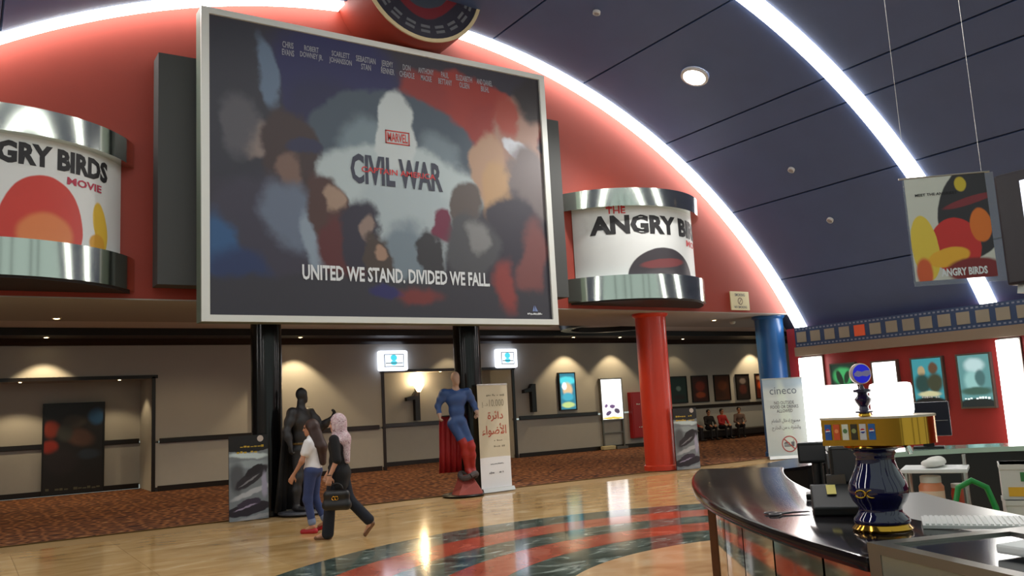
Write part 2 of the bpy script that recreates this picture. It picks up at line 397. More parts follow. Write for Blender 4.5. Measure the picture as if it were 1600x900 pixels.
# ---- red gable wall
red_wall = M('red_plaster', (134,40,21), .62, var=.06, vscale=2.5, bump=.04)
def gable():
    t0 = math.degrees(math.asin((-3.94-VX)/VR)); poly = [(-3.94, 3.45)]
    zs = 3.45; te = math.degrees(math.acos((zs-VZ)/12.56)); n = 60
    poly = [(VX+12.56*math.sin(R_(-te+2*te*i/n)), VZ+12.56*math.cos(R_(-te+2*te*i/n))) for i in range(n+1)]
    return MB().prism(poly, 'y', WALL_Y, WALL_Y+.3)
wall_back = gable().build('wall_back', red_wall); struct(wall_back)

# ---- lobby ceiling (soffit, tray, cornice) and lobby walls
soff = M('soffit_paint', (150,148,144), .8); dark = M('cornice_black', (16,15,17), .35); dgrey = M('cornice_grey', (66,62,62), .6); traym = M('tray_paint', (196,194,190), .8)
ceil_l = MB().box(-5, 28, WALL_Y+.3, 16.7, 3.45, 3.6).build('ceiling_lobby', soff); struct(ceil_l)
MB().box(-3.8, 17.1, WALL_Y+.004, WALL_Y+.3, 3.43, 3.449).build('soffit_lip', soff, ceil_l)
MB().box(-5, 28, 16.7, 20.65, 3.75, 3.85).build('tray_panel', traym, ceil_l)
MB().box(-5, 28, 20.65, 23.7, 3.60, 3.85).build('wall_side_panel', dgrey, ceil_l)
MB().box(-5, 28, 20.60, 20.65, 3.585, 3.75).build('tray_riser', dark, ceil_l)
MB().lathe([(1.55, 0), (1.5, -.14), (1.2, -.14), (1.2, 0)], (15.6, 18.6, 3.75), 40, cap=False).build('ceiling_ring', dark, ceil_l, 'auto')
wp = M('lobby_wall_paint', (178,178,174), .75, var=.05, vscale=1.2); wain = M('lobby_wainscot', (172,174,174), .7, var=.04)
trim = M('lobby_trim_dark', (26,20,18), .3)
wl = sroot('wall_lobby')
def wseg(x0, x1, y, z0, z1, name='wall_panel', m=wp): return MB().box(x0, x1, y, y+.15, z0, z1).build(name, m, wl)
for x0, x1, y in ((-5, 3.87, 23.5), (3.87, 9.8, 21.7), (9.8, 14.1, 23.0), (14.1, 19.9, 21.7), (19.9, 28, 22.3)):
    top = 2.7 if y in (23.5, 23.0) else 3.6
    wseg(x0, x1, y, 1.18, top); wseg(x0, x1, y-.012, .1, 1.13, 'wainscot_panel', wain)
wseg(-5, 3.87, 21.7, 2.7, 3.6, 'header_panel'); wseg(9.8, 14.1, 21.7, 2.7, 3.6, 'header_panel')
for x, y1, s in ((3.87, 23.5, -1), (9.8, 23.0, 1), (14.1, 23.0, -1), (19.9, 22.3, 1)):
    xx = (x, x+.15) if s < 0 else (x-.15, x)
    MB().box(xx[0], xx[1], 21.85, y1, 0, 2.7 if y1 > 22.5 else 3.6).build('return_panel', wp, wl)
MB().box(-5, 3.87, 21.85, 23.5, 2.7, 2.8).build('recess_ceiling', soff, wl); MB().box(9.8, 14.1, 21.85, 23.0, 2.7, 2.8).build('recess_ceiling', soff, wl)
tr = sroot('trim_2')
for x0, x1, y in ((-5, 3.85, 23.5), (4.0, 9.65, 21.7), (9.82, 14.08, 23.0), (14.25, 17.28, 21.7), (19.25, 19.75, 21.7), (19.92, 28, 22.3)):
    MB().box(x0, x1, y-.06, y, 1.12, 1.24).build('chair_rail', trim, tr, bevel=.012)
bs = sroot('baseboard_lobby')
for x0, x1, y in ((-5, 3.85, 23.5), (3.97, 9.7, 21.7), (9.82, 14.08, 23.0), (14.2, 19.8, 21.7), (19.92, 28, 22.3)):
    MB().box(x0, x1, y-.04, y-.013, .004, .13).build('skirting', trim, bs)
fr = sroot('trim_3')                                   # dark casings round the two recesses
for x0, x1, a, b in ((3.83, 3.91, 0, 2.7), (9.76, 9.84, 0, 2.7), (14.06, 14.14, 0, 2.7)):
    MB().box(x0, x1, 21.66, 21.72, a+.004, b).build('casing', trim, fr)
for x0, x1 in ((-5, 3.96), (9.72, 14.18)): MB().box(x0, x1, 21.66, 21.72, 2.66, 2.74).build('casing', trim, fr)
cn = sroot('trim_4')
MB().prism([(21.70, 3.45), (21.62, 3.45), (21.56, 3.52), (21.52, 3.599), (21.70, 3.599)], 'x', -5, 19.8).build('cornice', dark, cn)
MB().prism([(22.30, 3.45), (22.22, 3.45), (22.16, 3.52), (22.12, 3.599), (22.30, 3.599)], 'x', 19.8, 28).build('cornice', dark, cn)
struct(MB().box(-5.2, -5, 13.9, 23.7, 0, 3.9).build('wall_lobby_end', wp)); struct(MB().box(28, 28.2, 13.9, 23.7, 0, 3.9).build('wall_lobby_far', wp))
struct(MB().box(-5, 28, 13.9, 23.8, 3.86, 3.95).build('ceiling_deck', dark))

# ---- side walls of the hall and the added piers at its open end
rw = M('concession_red', (142,38,37), .5, var=.05)
wall_right = MB().box(17.1, 17.3, -9, 13.78, 0, 3.072).build('wall_right', rw); struct(wall_right)
struct(MB().box(-4.3, -4.0, -9, 13.6, 0, 3.2).build('wall_left', wp))
ent = sroot('added_piers')                               # open end behind the camera; unseen piers added as dark lines in the chrome
piers = M('added_pier', (60,64,62), .4)
for x in (-2.0, 3.2, 6.0, 11.5, 14.0): MB().box(x-.16, x+.16, -7.2, -6.8, 0, 11).build('unseen_pier', piers, ent)

# ---- columns
def column(x, r, m, label, top=3.45):
    o = thing('column', label, 'column', (x, 14.15, 0))
    MB().lathe([(r, .1), (r, top-.06)], n=32).build('shaft', m, o, 'auto')
    MB().lathe([(r+.03, .004), (r+.03, .1), (r, .12)], n=32).build('base_collar', m, o, 'auto')
    MB().lathe([(r, top-.1), (r+.06, top-.05), (r+.06, top-.002)], n=32).build('top_collar', m, o, 'auto')
blk = M('gloss_black', (14,14,16), .18)
column(4.29, .25, blk, 'glossy black round column behind the dark cloaked statue')
column(8.18, .26, blk, 'glossy black round column beside the blue and red statue')
column(12.96, .34, M('column_red', (204,62,42), .28), 'glossy red round column at the edge of the carpet')
column(16.92, .345, M('column_blue', (32,86,146), .3), 'blue round column at the right end of the red gable')

# ================================================================== SIGNS ON THE GABLE
white_frame = M('sign_frame_white', (214,218,214), .4); ink_w = M('ink_white', (214,220,224), .6); ink_k = M('ink_black', (24,24,28), .6); ink_r = M('ink_red', (190,40,44), .6)
steel = M('steel_brushed', (190,190,186), .28, 1); chrome = M('chrome', (222,230,222), .12, 1); ink_g = M('ink_grey', (96,98,104), .6)

def billboard():
    X0, X1, Z0, Z1, Y = 2.93, 9.40, 3.02, 7.93, 12.8
    o = thing('billboard', 'huge white-framed cinema billboard reading CIVIL WAR on the red gable', 'billboard', (6.165, Y, Z0))
    ox, oz = 6.165, Z0; L = lambda x, z, y=0: (x-ox, y, z-oz)
    pm = M('billboard_side', (104,116,104), .6); pk = M('billboard_backing', (66,68,68), .7)
    MB().box(X0-ox, X1-ox, .02, .30, 0, Z1-oz).build('box_body', pm, o)
    b = MB().box(2.40-ox, 10.02-ox, .42, .797, 3.62-oz, 7.24-oz).build('backing_panel', pk, o)
    for x in (3.6, 6.2, 8.8): MB().box(x-ox-.06, x-ox+.06, .30, .42, 4.2-oz, 6.8-oz).build('bracket', pk, o)
    f = .10
    for a in ((X0, X1, Z0, Z0+f), (X0, X1, Z1-f, Z1), (X0, X0+f*1.2, Z0+f, Z1-f), (X1-f*1.2, X1, Z0+f, Z1-f)):
        MB().box(a[0]-ox, a[1]-ox, -.03, .02, a[2]-oz, a[3]-oz).build('frame_bar', white_frame, o)
    x0, x1, z0, z1 = X0+f, X1-f, Z0+f, Z1-f; W, H = x1-x0, z1-z0
    B = []
    def bl(x, z, rx, rz, rot, soft, c): B.append((x-x0, z-z0, rx, rz, rot, soft, c))
    bl(5.1, 7.1, 1.25, 1.0, 0, .5, (34,36,84)); bl(4.9, 6.2, .8, 1.0, 0, .5, (32,34,72))
    bl(7.95, 7.0, 1.45, .62, -14, .22, (142,46,38)); bl(8.3, 6.3, .9, .9, 0, .3, (136,44,38)); bl(6.75, 7.1, .5, .5, 0, .5, (132,44,40))
    bl(6.18, 5.75, 1.75, 1.35, 0, .10, (66,80,94)); bl(5.65, 6.1, .5, .45, 20, .8, (110,128,138)); bl(7.0, 6.0, .45, .4, -20, .8, (108,124,134))
    bl(6.22, 5.35, 1.75, .75, 0, .25, (168,182,186)); bl(6.19, 6.25, .36, .85, 0, .25, (182,192,194)); bl(6.35, 4.75, .95, .95, 0, .3, (158,172,178)); bl(6.3, 4.2, .5, .6, 0, .6, (110,126,138))
    bl(3.5, 6.4, .72, 1.5, 0, .25, (44,46,58)); bl(3.95, 7.05, .2, .62, 8, .5, (96,116,140)); bl(3.75, 5.9, .3, .3, 0, .6, (128,116,112)); bl(3.5, 6.1, .3, .5, 0, .6, (80,80,88))
    bl(4.32, 5.75, .5, .8, 10, .3, (60,48,50)); bl(4.55, 5.9, .28, .16, 0, .5, (44,46,74)); bl(4.3, 5.5, .22, .3, 0, .6, (112,90,82))
    bl(3.9, 4.3, 1.0, 1.1, 15, .35, (56,54,70)); bl(4.4, 4.7, .5, .7, 35, .5, (96,108,128)); bl(4.66, 4.3, .2, .6, 15, .6, (130,146,162)); bl(3.25, 4.1, .28, .65, 15, .6, (46,84,128)); bl(3.5, 3.8, .5, .4, 0, .7, (36,52,92))
    bl(4.95, 4.8, .38, .7, 15, .3, (72,50,48)); bl(5.05, 5.05, .16, .22, 0, .6, (150,128,112)); bl(5.15, 4.2, .42, .6, 0, .4, (84,38,42)); bl(5.45, 4.5, .36, .6, 0, .3, (44,42,58)); bl(5.62, 4.6, .12, .2, 0, .6, (134,116,108)); bl(5.78, 4.1, .3, .42, 0, .3, (66,56,52)); bl(5.85, 4.25, .14, .15, 0, .5, (150,122,104))
    bl(8.75, 6.6, .55, .85, 0, .25, (150,120,108)); bl(8.5, 7.0, .3, .45, 0, .6, (150,64,52)); bl(8.7, 6.35, .3, .2, -20, .5, (190,196,206))
    bl(8.05, 5.85, .42, .75, 0, .3, (164,134,112)); bl(8.25, 5.4, .4, .7, 0, .4, (172,140,104)); bl(8.9, 5.6, .5, .9, 0, .4, (104,96,98))
    bl(8.55, 4.6, .75, .9, 0, .3, (46,44,58)); bl(8.9, 4.2, .3, .9, -10, .6, (112,66,66)); bl(7.5, 5.15, .34, .5, 0, .3, (84,76,74)); bl(7.02, 4.75, .22, .32, 0, .35, (104,34,62)); bl(7.6, 4.4, .6, .6, 0, .35, (70,72,78)); bl(7.75, 4.6, .2, .3, 0, .7, (120,122,124)); bl(6.75, 4.2, .25, .45, 0, .3, (48,48,54))
    bl(5.9, 3.3, 4.2, .52, 0, .35, (50,50,60)); bl(6.5, 3.5, .45, .2, 0, .8, (112,48,48)); bl(8.3, 3.7, .25, .5, 0, .8, (130,56,54)); bl(5.9, 3.55, .3, .12, 0, .8, (40,40,96)); bl(9.1, 7.4, .4, .5, 0, .6, (44,40,44))
    am = art_mat('billboard_print', W, H, (48,46,58), B, .5, 0, .24, 1.9)
    patch('print', lambda u, v: L(x0+u*W, z0+v*H, .012), 1, 1, am, o, False)
    def T(s, xa, xb, za, zb, m, bold=0, nm='lettering', d=.004): return text(s, xb-xa, zb-za, o, face_y((xa+xb)/2-ox, d, (za+zb)/2-oz), m, bold, nm)
    ink_n = M('ink_pale_names', (150,152,160), .6)
    names = [('CHRIS\nEVANS', 4.20, 4.40), ('ROBERT\nDOWNEY JR.', 4.50, 4.89), ('SCARLETT\nJOHANSSON', 5.0, 5.40), ('SEBASTIAN\nSTAN', 5.48, 5.84), ('JEREMY\nRENNER', 5.94, 6.19), ('DON\nCHEADLE', 6.29, 6.58), ('ANTHONY\nMACKIE', 6.66, 6.97), ('PAUL\nBETTANY', 7.06, 7.34), ('ELIZABETH\nOLSEN', 7.43, 7.77), ('AND DANIEL\nBRÜHL', 7.87, 8.21)]
    for s, a, b_ in names: T(s, a, b_, 7.38, 7.62, ink_n, .015)
    T('CIVIL WAR', 5.33, 7.06, 5.36, 5.88, M('ink_title', (58,62,78), .6), .032)
    T('CAPTAIN AMERICA', 5.52, 6.92, 5.57, 5.67, M('ink_title_red', (196,58,60), .6), .015, d=.001)
    mr = M('ink_studio_red', (186,62,56), .6)
    T('MARVEL', 6.02, 6.40, 6.17, 6.33, mr, .02)
    for q in ((5.98, 6.44, 6.13, 6.15), (5.98, 6.44, 6.35, 6.37), (5.98, 6.0, 6.13, 6.37), (6.42, 6.44, 6.13, 6.37)): MB().box(q[0]-ox, q[1]-ox, .003, .008, q[2]-oz, q[3]-oz).build('logo_border', mr, o)
    T('UNITED WE STAND. DIVIDED WE FALL.', 4.47, 7.94, 3.70, 3.95, ink_w, .03)
    ml = M('ink_logo_blue', (120,140,190), .6)
    MB().add([L(8.84, 3.27, .004), L(8.89, 3.27, .004), L(8.88, 3.38, .004)], [(0,1,2)]).add([L(8.9, 3.27, .004), L(8.96, 3.27, .004), L(8.9, 3.38, .004)], [(0,1,2)]).build('logo_mark', ml, o, fix=False)
    scribble(o, .34, .05, 10, face_y(8.89-ox, .004, 3.22-oz), ink_w, 3)
billboard()

# ---- half-drum signs with polished rims
def drum(cx, cy, label, art, letters):
    o = thing('drum_sign', label, 'sign', (cx, WALL_Y, 3.5), 0, 'half-drum signs on the red gable')
    dy = cy-WALL_Y
    def half(name, r, z0, z1, m, sm='auto', n=56):
        h = math.asin(min(1, math.sqrt(max(0, r*r-dy*dy))/r)); vs = []; mb = MB()
        pl = [(r*math.sin(-h+2*h*i/n), dy-r*math.cos(-h+2*h*i/n)) for i in range(n+1)]
        pl[0] = (pl[0][0], -.003); pl[-1] = (pl[-1][0], -.003)
        return mb.prism(pl, 'z', z0-3.5, z1-3.5).build(name, m, o, sm)
    half('drum_core', 1.87, 4.0, 5.55, M('drum_core', (200,204,200), .6))
    half('top_rim', 2.06, 5.46, 5.83, chrome); half('bottom_rim', 2.08, 3.55, 4.04, chrome)
    half('rim_shade', 2.02, 3.52, 3.55, M('rim_shadow', (30,26,32), .6))  # dark slab stands in for the shade beneath the bottom rim
    r = 1.9; h = math.asin(math.sqrt(r*r-dy*dy)/r)-.01; W = r*2*h; H = 1.42
    am = art_mat('drum_print', W, H, (206,210,210), [((math.radians(a)+h)*r, z-4.04, rx, rz, rot, s, c) for a, z, rx, rz, rot, s, c in art], .5, 0, .02, 3)
    patch('print', lambda u, v: (r*math.sin(-h+2*h*u), dy-r*math.cos(-h+2*h*u), 4.04-3.5+v*H), 60, 2, am, o)
    for s, a0, a1, z0, z1, m, bold, tilt in letters:
        am_ = (a0+a1)/2; rr = r+.006
        def wp_(x, y, am_=am_, z0=z0, z1=z1, tilt=tilt):
            a = math.radians(am_)+x/rr; return (rr*math.sin(a), dy-rr*math.cos(a), (z0+z1)/2-3.5+y+tilt*x)
        text(s, math.radians(a1-a0)*r, z1-z0, o, wp_, m, bold)
    return o
drum(12.15, 14.51, 'half-drum sign with THE ANGRY BIRDS lettering, right of the billboard',
     [(-1, 3.95, .92, .68, 0, .04, (52,48,54)), (-2, 4.3, .6, .1, 6, .3, (110,52,54)), (-4, 3.95, .5, .25, 0, .5, (70,66,70))],
     [('THE', -39, -27, 5.33, 5.46, ink_r, .02, 0), ('ANGRY BIRDS', -50, 57, 4.90, 5.30, ink_k, .05, .0), ('MOVIE', 22, 52, 4.72, 4.86, ink_r, .03, 0)])
drum(.25, 14.45, 'half-drum sign with ANGRY BIRDS MOVIE lettering, at the left edge',
     [(19, 4.25, .56, .72, 0, .04, (188,54,44)), (20, 4.15, .38, .32, 0, .35, (206,120,70)), (46, 4.4, .14, .36, 12, .15, (214,178,60)), (44, 4.15, .16, .14, 0, .3, (204,150,50))],
     [('THE', -10, 0, 5.34, 5.44, ink_r, .02, 0), ('ANGRY BIRDS', -14, 50, 5.07, 5.38, ink_k, .05, 0), ('MOVIE', 28, 46, 4.90, 5.01, M('ink_maroon', (170,50,74), .6), .03, 0)])

# ---- horizontal tube with a round sign, at the crown of the gable
def tube_sign():
    o = thing('round_sign', 'red tube with a dark round sign face above the billboard', 'sign', (6.66, WALL_Y, 9.16))
    r, Lh = 1.2, 1.12
    mb = MB(); mb.lathe([(r, .002), (r, Lh)], n=64); mb.v = [(x, -z, y) for x, y, z in mb.v]; mb.build('tube', red_wall, o, 'auto')
    mb = MB(); mb.lathe([(r-.07, Lh), (r-.07, Lh+.03), (r-.005, Lh+.03), (r-.005, Lh)], n=64, cap=False); mb.v = [(x, -z, y) for x, y, z in mb.v]; mb.build('rim', M('sign_rim_cream', (206,190,150), .4), o, 'auto')
    am = art_mat('round_sign_print', 2*r, 2*r, (44,42,54), [(r, r, .82, .82, 0, .06, (110,34,42)), (r, r, .62, .62, 0, .06, (60,66,78)), (r-.05, r, .25, .3, 0, .4, (150,150,146))], .35)
    R2 = r-.07
    patch('face', lambda u, v: (R2*(2*u-1)*math.sqrt(max(0, 1-(2*v-1)**2*.5)), -Lh-.012, R2*(2*v-1)*math.sqrt(max(0, 1-(2*u-1)**2*.5))), 16, 16, am, o)
    for i in range(9):
        a = math.radians(200+i*17.5); mb = MB()
        for dr in (-.06, .03):
            c = Vector((.95*math.cos(a), 0, .95*math.sin(a))); t = Vector((-math.sin(a), 0, math.cos(a))); n = Vector((math.cos(a), 0, math.sin(a)))
            q = c+n*dr; mb.add([tuple(q+t*.09+Vector((0, -Lh-.016, 0))), tuple(q-t*.09+Vector((0, -Lh-.016, 0))), tuple(q-t*.09+n*.05+Vector((0, -Lh-.016, 0))), tuple(q+t*.09+n*.05+Vector((0, -Lh-.016, 0)))], [(0,1,2,3)])
        mb.build('small_print', ink_g, o, fix=False)
tube_sign()

def small_notice():
    o = thing('wall_notice', 'small cream no smoking notice at the right foot of the red gable', 'sign', (15.3, WALL_Y, 3.5))
    MB().box(-.31, .31, -.03, -.002, 0, .44).build('plate', M('notice_cream', (206,198,160), .5), o, bevel=.004)
    text('SMOKING', .34, .07, o, face_y(0, -.033, .36), ink_g, .02); text('NO SMOKING', .42, .06, o, face_y(0, -.033, .07), ink_g, .02)
    mb = MB(); n = 24
    vs = [((.085 if k else .065)*math.cos(2*math.pi*i/n), -.033, .21+(.085 if k else .065)*math.sin(2*math.pi*i/n)) for k in (0, 1) for i in range(n)]
    mb.add(vs, [(i, (i+1) % n, n+(i+1) % n, n+i) for i in range(n)]); mb.add([(-.06, -.034, .15), (-.045, -.034, .14), (.06, -.034, .27), (.045, -.034, .28)], [(0,1,2,3)])
    mb.build('prohibition_mark', M('mark_dark', (110,90,80), .5), o, fix=False)
small_notice()

# ---- lamps in the vault
def vault_lamp(th, y, lit, label):
    p = vp(th, y, VR); o = thing('vault_lamp', label, 'lamp', p, 0, 'round lamps in the vault'); o.rotation_euler = (0, R_(th), 0)
    rr = .27 if lit else .07  # lit lamp made oversize to take in its bloom
    MB().lathe([(rr, -.004), (rr, -.05), (rr*.8, -.06), (rr*.8, -.02)], n=24, cap=False).build('bezel', M('lamp_bezel', (200,200,200), .3), o, 'auto')
    mb = MB().lathe([(rr*.8, -.02), (rr*.6, -.05), (.001, -.055)], n=24, cap=False)
    mb.build('lens', M('lamp_lens_lit', (255,250,240), .3, emit=90) if lit else M('lamp_lens_off', (150,145,150), .3), o, 'auto')
    if lit: spot(o, (0, 0, -.12), (0, 0, -1), 700, 130, (1, .95, .9), .6, .12)
vault_lamp(24.2, 11.1, True, 'bright lit round lamp in the vault, right of the billboard')
vault_lamp(12.8, 11.1, False, 'unlit small fitting high in the vault above the bright lamp')
vault_lamp(38.2, 11.1, False, 'unlit small fitting in the vault below the bright lamp')
vault_lamp(45.0, 11.1, False, 'faint unlit fitting in the vault, lowest of its row')

# ================================================================== LOBBY
warm = (1, .74, .42)
def downlight(x, y, z, label, energy, angle=120, lit=True, col=warm, aim=(0, 0, -1), r=.075, es=26):
    o = thing('downlight', label, 'lamp', (x, y, z), 0, 'recessed downlights of the lobby ceiling')
    MB().lathe([(r, -.001), (r, -.012), (r*.72, -.014), (r*.72, -.004)], n=20, cap=False).build('bezel', M('downlight_bezel', (180,170,150), .3, 1), o, 'auto')
    MB().lathe([(r*.72, -.004), (r*.4, -.016), (.001, -.018)], n=20, cap=False).build('bulb', M('bulb_lit_%d' % es, (255,224,170), .4, emit=es), o, 'auto')
    if energy: spot(o, (0, 0, -.04), aim, energy, angle, col, .35)
for x, e, l in ((1.55, 150, 'downlight washing the lobby wall above the left recess'), (7.3, 170, 'downlight washing the lobby wall behind the dark cloaked statue'), (16.1, 150, 'downlight washing the lobby wall above the lit poster case'),
             (18.0, 120, 'downlight washing the lobby wall above the white lit panel'), (25.4, 190, 'downlight washing the lobby wall near the blue column'), (11.9, 40, 'downlight above the header between the two hall screens'), (21.4, 25, 'downlight above the row of dark framed posters')):
    yy = 21.75 if x > 20 else 21.15
    downlight(x, yy, 3.6, l, e, 96)
for x, y, z, e, l in ((1.34, 16.25, 3.45, 120, 'brightest downlight in the soffit under the left drum sign'), (12.6, 17.2, 3.75, 90, 'downlight in the ceiling tray beside the red column'), (16.0, 15.1, 3.45, 60, 'downlight in the soffit beside the blue column'),
                (6.3, 15.6, 3.45, 130, 'downlight in the soffit above the girl and the woman'), (10.6, 15.6, 3.45, 130, 'downlight in the soffit behind the white roll-up banner'), (4.5, 18.6, 3.75, 80, 'downlight in the ceiling tray behind the dark cloaked statue'), (8.9, 18.6, 3.75, 90, 'downlight in the ceiling tray behind the blue and red statue'), (20.5, 17.5, 3.75, 120, 'downlight in the ceiling tray before the seated people'), (24.0, 18.5, 3.75, 90, 'downlight in the ceiling tray at the far right')):
    downlight(x, y, z, l, e, 150)
for x, y, e, l in ((1.15, 22.6, 70, 'downlight at the left edge in the left recess ceiling'), (3.25, 22.6, 34, 'downlight in the left recess ceiling above the dark tall poster'), (12.0, 22.4, 14, 'downlight in the centre recess ceiling above the wall sconce')):
    downlight(x, y, 2.7, l, e, 110, r=.06)
def detector():
    o = MB().lathe([(.075, 0), (.075, -.03), (.05, -.06), (.001, -.065)], (0, 0, 0), 20, cap=False).build('smoke_detector', M('plastic_white', (220,218,210), .4), None, 'auto'); o.location = (17.0, 15.4, 3.449)
    tag(o, 'small white smoke detector on the soffit beside the blue column', 'detector')
detector()

def hall_screen(x, z, w, h, s, label):
    o = thing('hall_screen', label, 'screen', (x, 21.6, z), 0, 'lit hall number screens')
    MB().box(-w/2, w/2, -.10, .085, 0, h).build('casing', M('screen_casing_glow', (235,240,255), .4, emit=2.4), o, bevel=.05)
    MB().box(-w/2+.13, w/2-.13, -.108, -.099, .1, h-.1).build('bezel', M('screen_bezel', (60,90,110), .4), o)
    am = art_mat('hall_screen_picture', w-.3, h-.24, (232,244,255), [((w-.3)*.48, (h-.24)*.75, .1, .09, 0, .3, (70,190,206)), ((w-.3)*.48, (h-.24)*.3, .1, .07, 0, .3, (80,190,206))], .4, 1.5, .01)
    patch('display', lambda u, v: (-w/2+.15+u*(w-.3), -.110, .12+v*(h-.24)), 1, 1, am, o, False)
    MB().box(-w/2+.17, w/2-.17, -.114, -.111, .2, .22).build('caption_line', M('screen_bezel'), o)
hall_screen(10.08, 2.70, .86, .56, '', 'lit white screen hanging above the left edge of the centre recess')
hall_screen(13.83, 2.71, .72, .57, '', 'lit white screen hanging above the right edge of the centre recess')

def numeral(x, y, z, h, label):
    o = thing('wall_numeral', label, 'numeral', (x, y, z), 0, 'black numerals 1 beside the hall doors')
    w = h*.5
    MB().prism([(w*.12, 0), (w*.5, 0), (w*.5, h), (w*.2, h), (w*.0, h*.86), (-w*.5, h*.80), (-w*.5, h*.68), (w*.12, h*.72)], 'y', -.16, -.002).build('figure_one', M('numeral_black', (14,13,14), .4), o, bevel=.008)
numeral(11.3, 23.0, 1.28, .86, 'black numeral 1 under the sconce in the centre recess')
numeral(14.62, 21.7, 1.34, .86, 'black numeral 1 on the wall right of the centre recess')
def sconce():
    o = thing('wall_sconce', 'lit warm wall sconce in the centre recess', 'lamp', (11.48, 23.0, 2.12))
    MB().lathe([(.05, 0), (.17, .22), (.16, .22), (.045, .01)], (0, -.17, 0), 24, cap=False).build('shade', M('sconce_shade', (255,226,170), .5, emit=6), o, 'auto')
    MB().box(-.06, .06, -.14, -.002, .02, .12).build('wall_plate', trim, o)
    MB().sphere((0, -.17, .16), .07).build('bulb', M('sconce_bulb', (255,236,200), .5, emit=40), o, True)
    plight(o, (0, -.2, .34), 26, (1, .72, .4))
sconce()

def poster_case(name, x, y, z, w, h, art, base, label, cat, emit, fm, depth=.08, rz=0, group=None, head=0, parts=()):
    o = thing(name, label, cat, (x, y, z), rz, group)
    f = .035
    MB().box(-w/2, w/2, -depth+.01, -.002, 0, h).build('case_back', fm, o)
    for a in ((-w/2, w/2, 0, f), (-w/2, w/2, h-f, h), (-w/2, -w/2+f, f, h-f), (w/2-f, w/2, f, h-f)):
        MB().box(a[0], a[1], -depth-.012, -depth+.0105, a[2], a[3]).build('frame_bar', fm, o)
    am = art_mat(name+'_print', w-2*f, h-2*f, base, [(cx*(w-2*f), cy*(h-2*f), rx*w, ry*h, rot, s, c) for cx, cy, rx, ry, rot, s, c in art], .35, emit, .03, 4)
    patch('print', lambda u, v: (-w/2+f+u*(w-2*f), -depth+.004, f+v*(h-2*f)), 1, 1, am, o, False)
    return o
blackf = M('frame_black', (18,18,18), .35); greyf = M('frame_grey_metal', (120,118,112), .35, .8)
poster_case('poster_case', 16.1, 21.7, 1.33, .66, 1.19, [(.5,.8,.5,.12,0,.6,(70,190,200)), (.5,.55,.3,.2,0,.6,(200,170,130)), (.5,.35,.35,.12,0,.6,(60,150,170)), (.5,.12,.4,.08,0,.6,(170,190,120)), (.3,.65,.15,.1,0,.6,(230,240,240))], (40,110,130), 'lit teal film poster case on the lobby wall beside the numeral', 'poster', 1.5, blackf)
poster_case('poster_case', 6.62, 21.7, 1.33, .66, 1.19, [(.5,.8,.5,.1,0,.6,(90,200,206)), (.5,.5,.35,.16,0,.6,(170,120,120)), (.5,.25,.4,.08,0,.6,(220,230,230))], (40,110,124), 'lit teal film poster case half hidden by the left black column', 'poster', 1.3, blackf)
ob = poster_case('lit_panel', 17.86, 21.68, .93, .93, 1.36, [(.5,.3,.4,.2,0,.8,(220,214,222)), (.3,.15,.14,.05,20,.5,(70,56,80)), (.72,.2,.14,.06,-20,.5,(60,50,66)), (.5,.32,.14,.05,0,.5,(80,60,90)), (.2,.34,.08,.04,30,.5,(90,70,100)), (.5,.66,.35,.06,10,.7,(206,180,216)), (.5,.03,.5,.03,0,.4,(170,150,60))], (250,248,246), 'bright white lit display panel on a post beside the red cabinet', 'display', 2.2, greyf)
[MB().box(q-.025, q+.025, -.07, -.02, -.91, 0).build('post', greyf, ob) for q in (-.42, .42)]; MB().box(-.395, .395, -.06, -.03, -.42, -.39).build('cross_bar', greyf, ob); MB().box(-.6, -.1, -.24, -.075, -.92, -.8).build('foot', M('foot_cream', (200,190,150), .5), ob, bevel=.02); MB().box(-.05, .42, -.24, -.075, -.92, -.84).build('foot_plate', greyf, ob)
def red_cabinet():
    o = thing('fire_cabinet', 'red hose cabinet standing against the lobby wall beside the red column', 'cabinet', (18.9, 21.706, .3))
    MB().box(-.3, .3, -.2, -.019, 0, 1.5).build('body', M('cabinet_red', (150,18,24), .35), o, bevel=.01)
    MB().box(-.26, .26, -.212, -.2, .04, 1.46).build('door', M('cabinet_red_door', (170,22,28), .35), o)
    MB().box(.16, .2, -.24, -.212, .7, .85).build('handle', chrome, o)
    scribble(o, .2, .06, 5, face_y(0, -.2125, 1.1), ink_w, 5); scribble(o, .2, .06, 5, face_y(.05, -.2125, .35), ink_w, 6)
red_cabinet()
fp = [((24,52,52), [(.5,.55,.15,.1,0,.8,(110,140,140)), (.5,.2,.4,.1,0,.8,(40,36,40))], 'dark teal framed film poster beside the red column'),
      ((58,26,22), [(.5,.6,.3,.2,0,.7,(120,44,30)), (.5,.25,.3,.12,0,.7,(150,70,40))], 'dark red framed film poster, second from the red column'),
      ((70,40,28), [(.5,.6,.3,.2,0,.7,(110,60,36)), (.4,.2,.3,.12,0,.7,(60,36,26))], 'brown framed film poster, middle of the lobby row'),
      ((40,34,34), [(.5,.75,.25,.12,0,.7,(120,110,110)), (.5,.4,.3,.2,0,.7,(84,44,40))], 'charcoal framed film poster, second from the blue column'),
      ((90,36,24), [(.5,.55,.35,.2,0,.7,(220,90,40)), (.5,.85,.4,.1,0,.7,(160,140,120))], 'orange framed film poster next to the blue column')]
for i, (x, (bc, art, lab)) in enumerate(zip((21.5, 22.58, 23.72, 24.83, 25.95), fp)):
    poster_case('framed_poster', x, 22.3, 1.34, .84 if i != 3 else .72, .96, art, bc, lab, 'poster', 0, blackf, .04, 0, 'framed film posters on the far lobby wall')
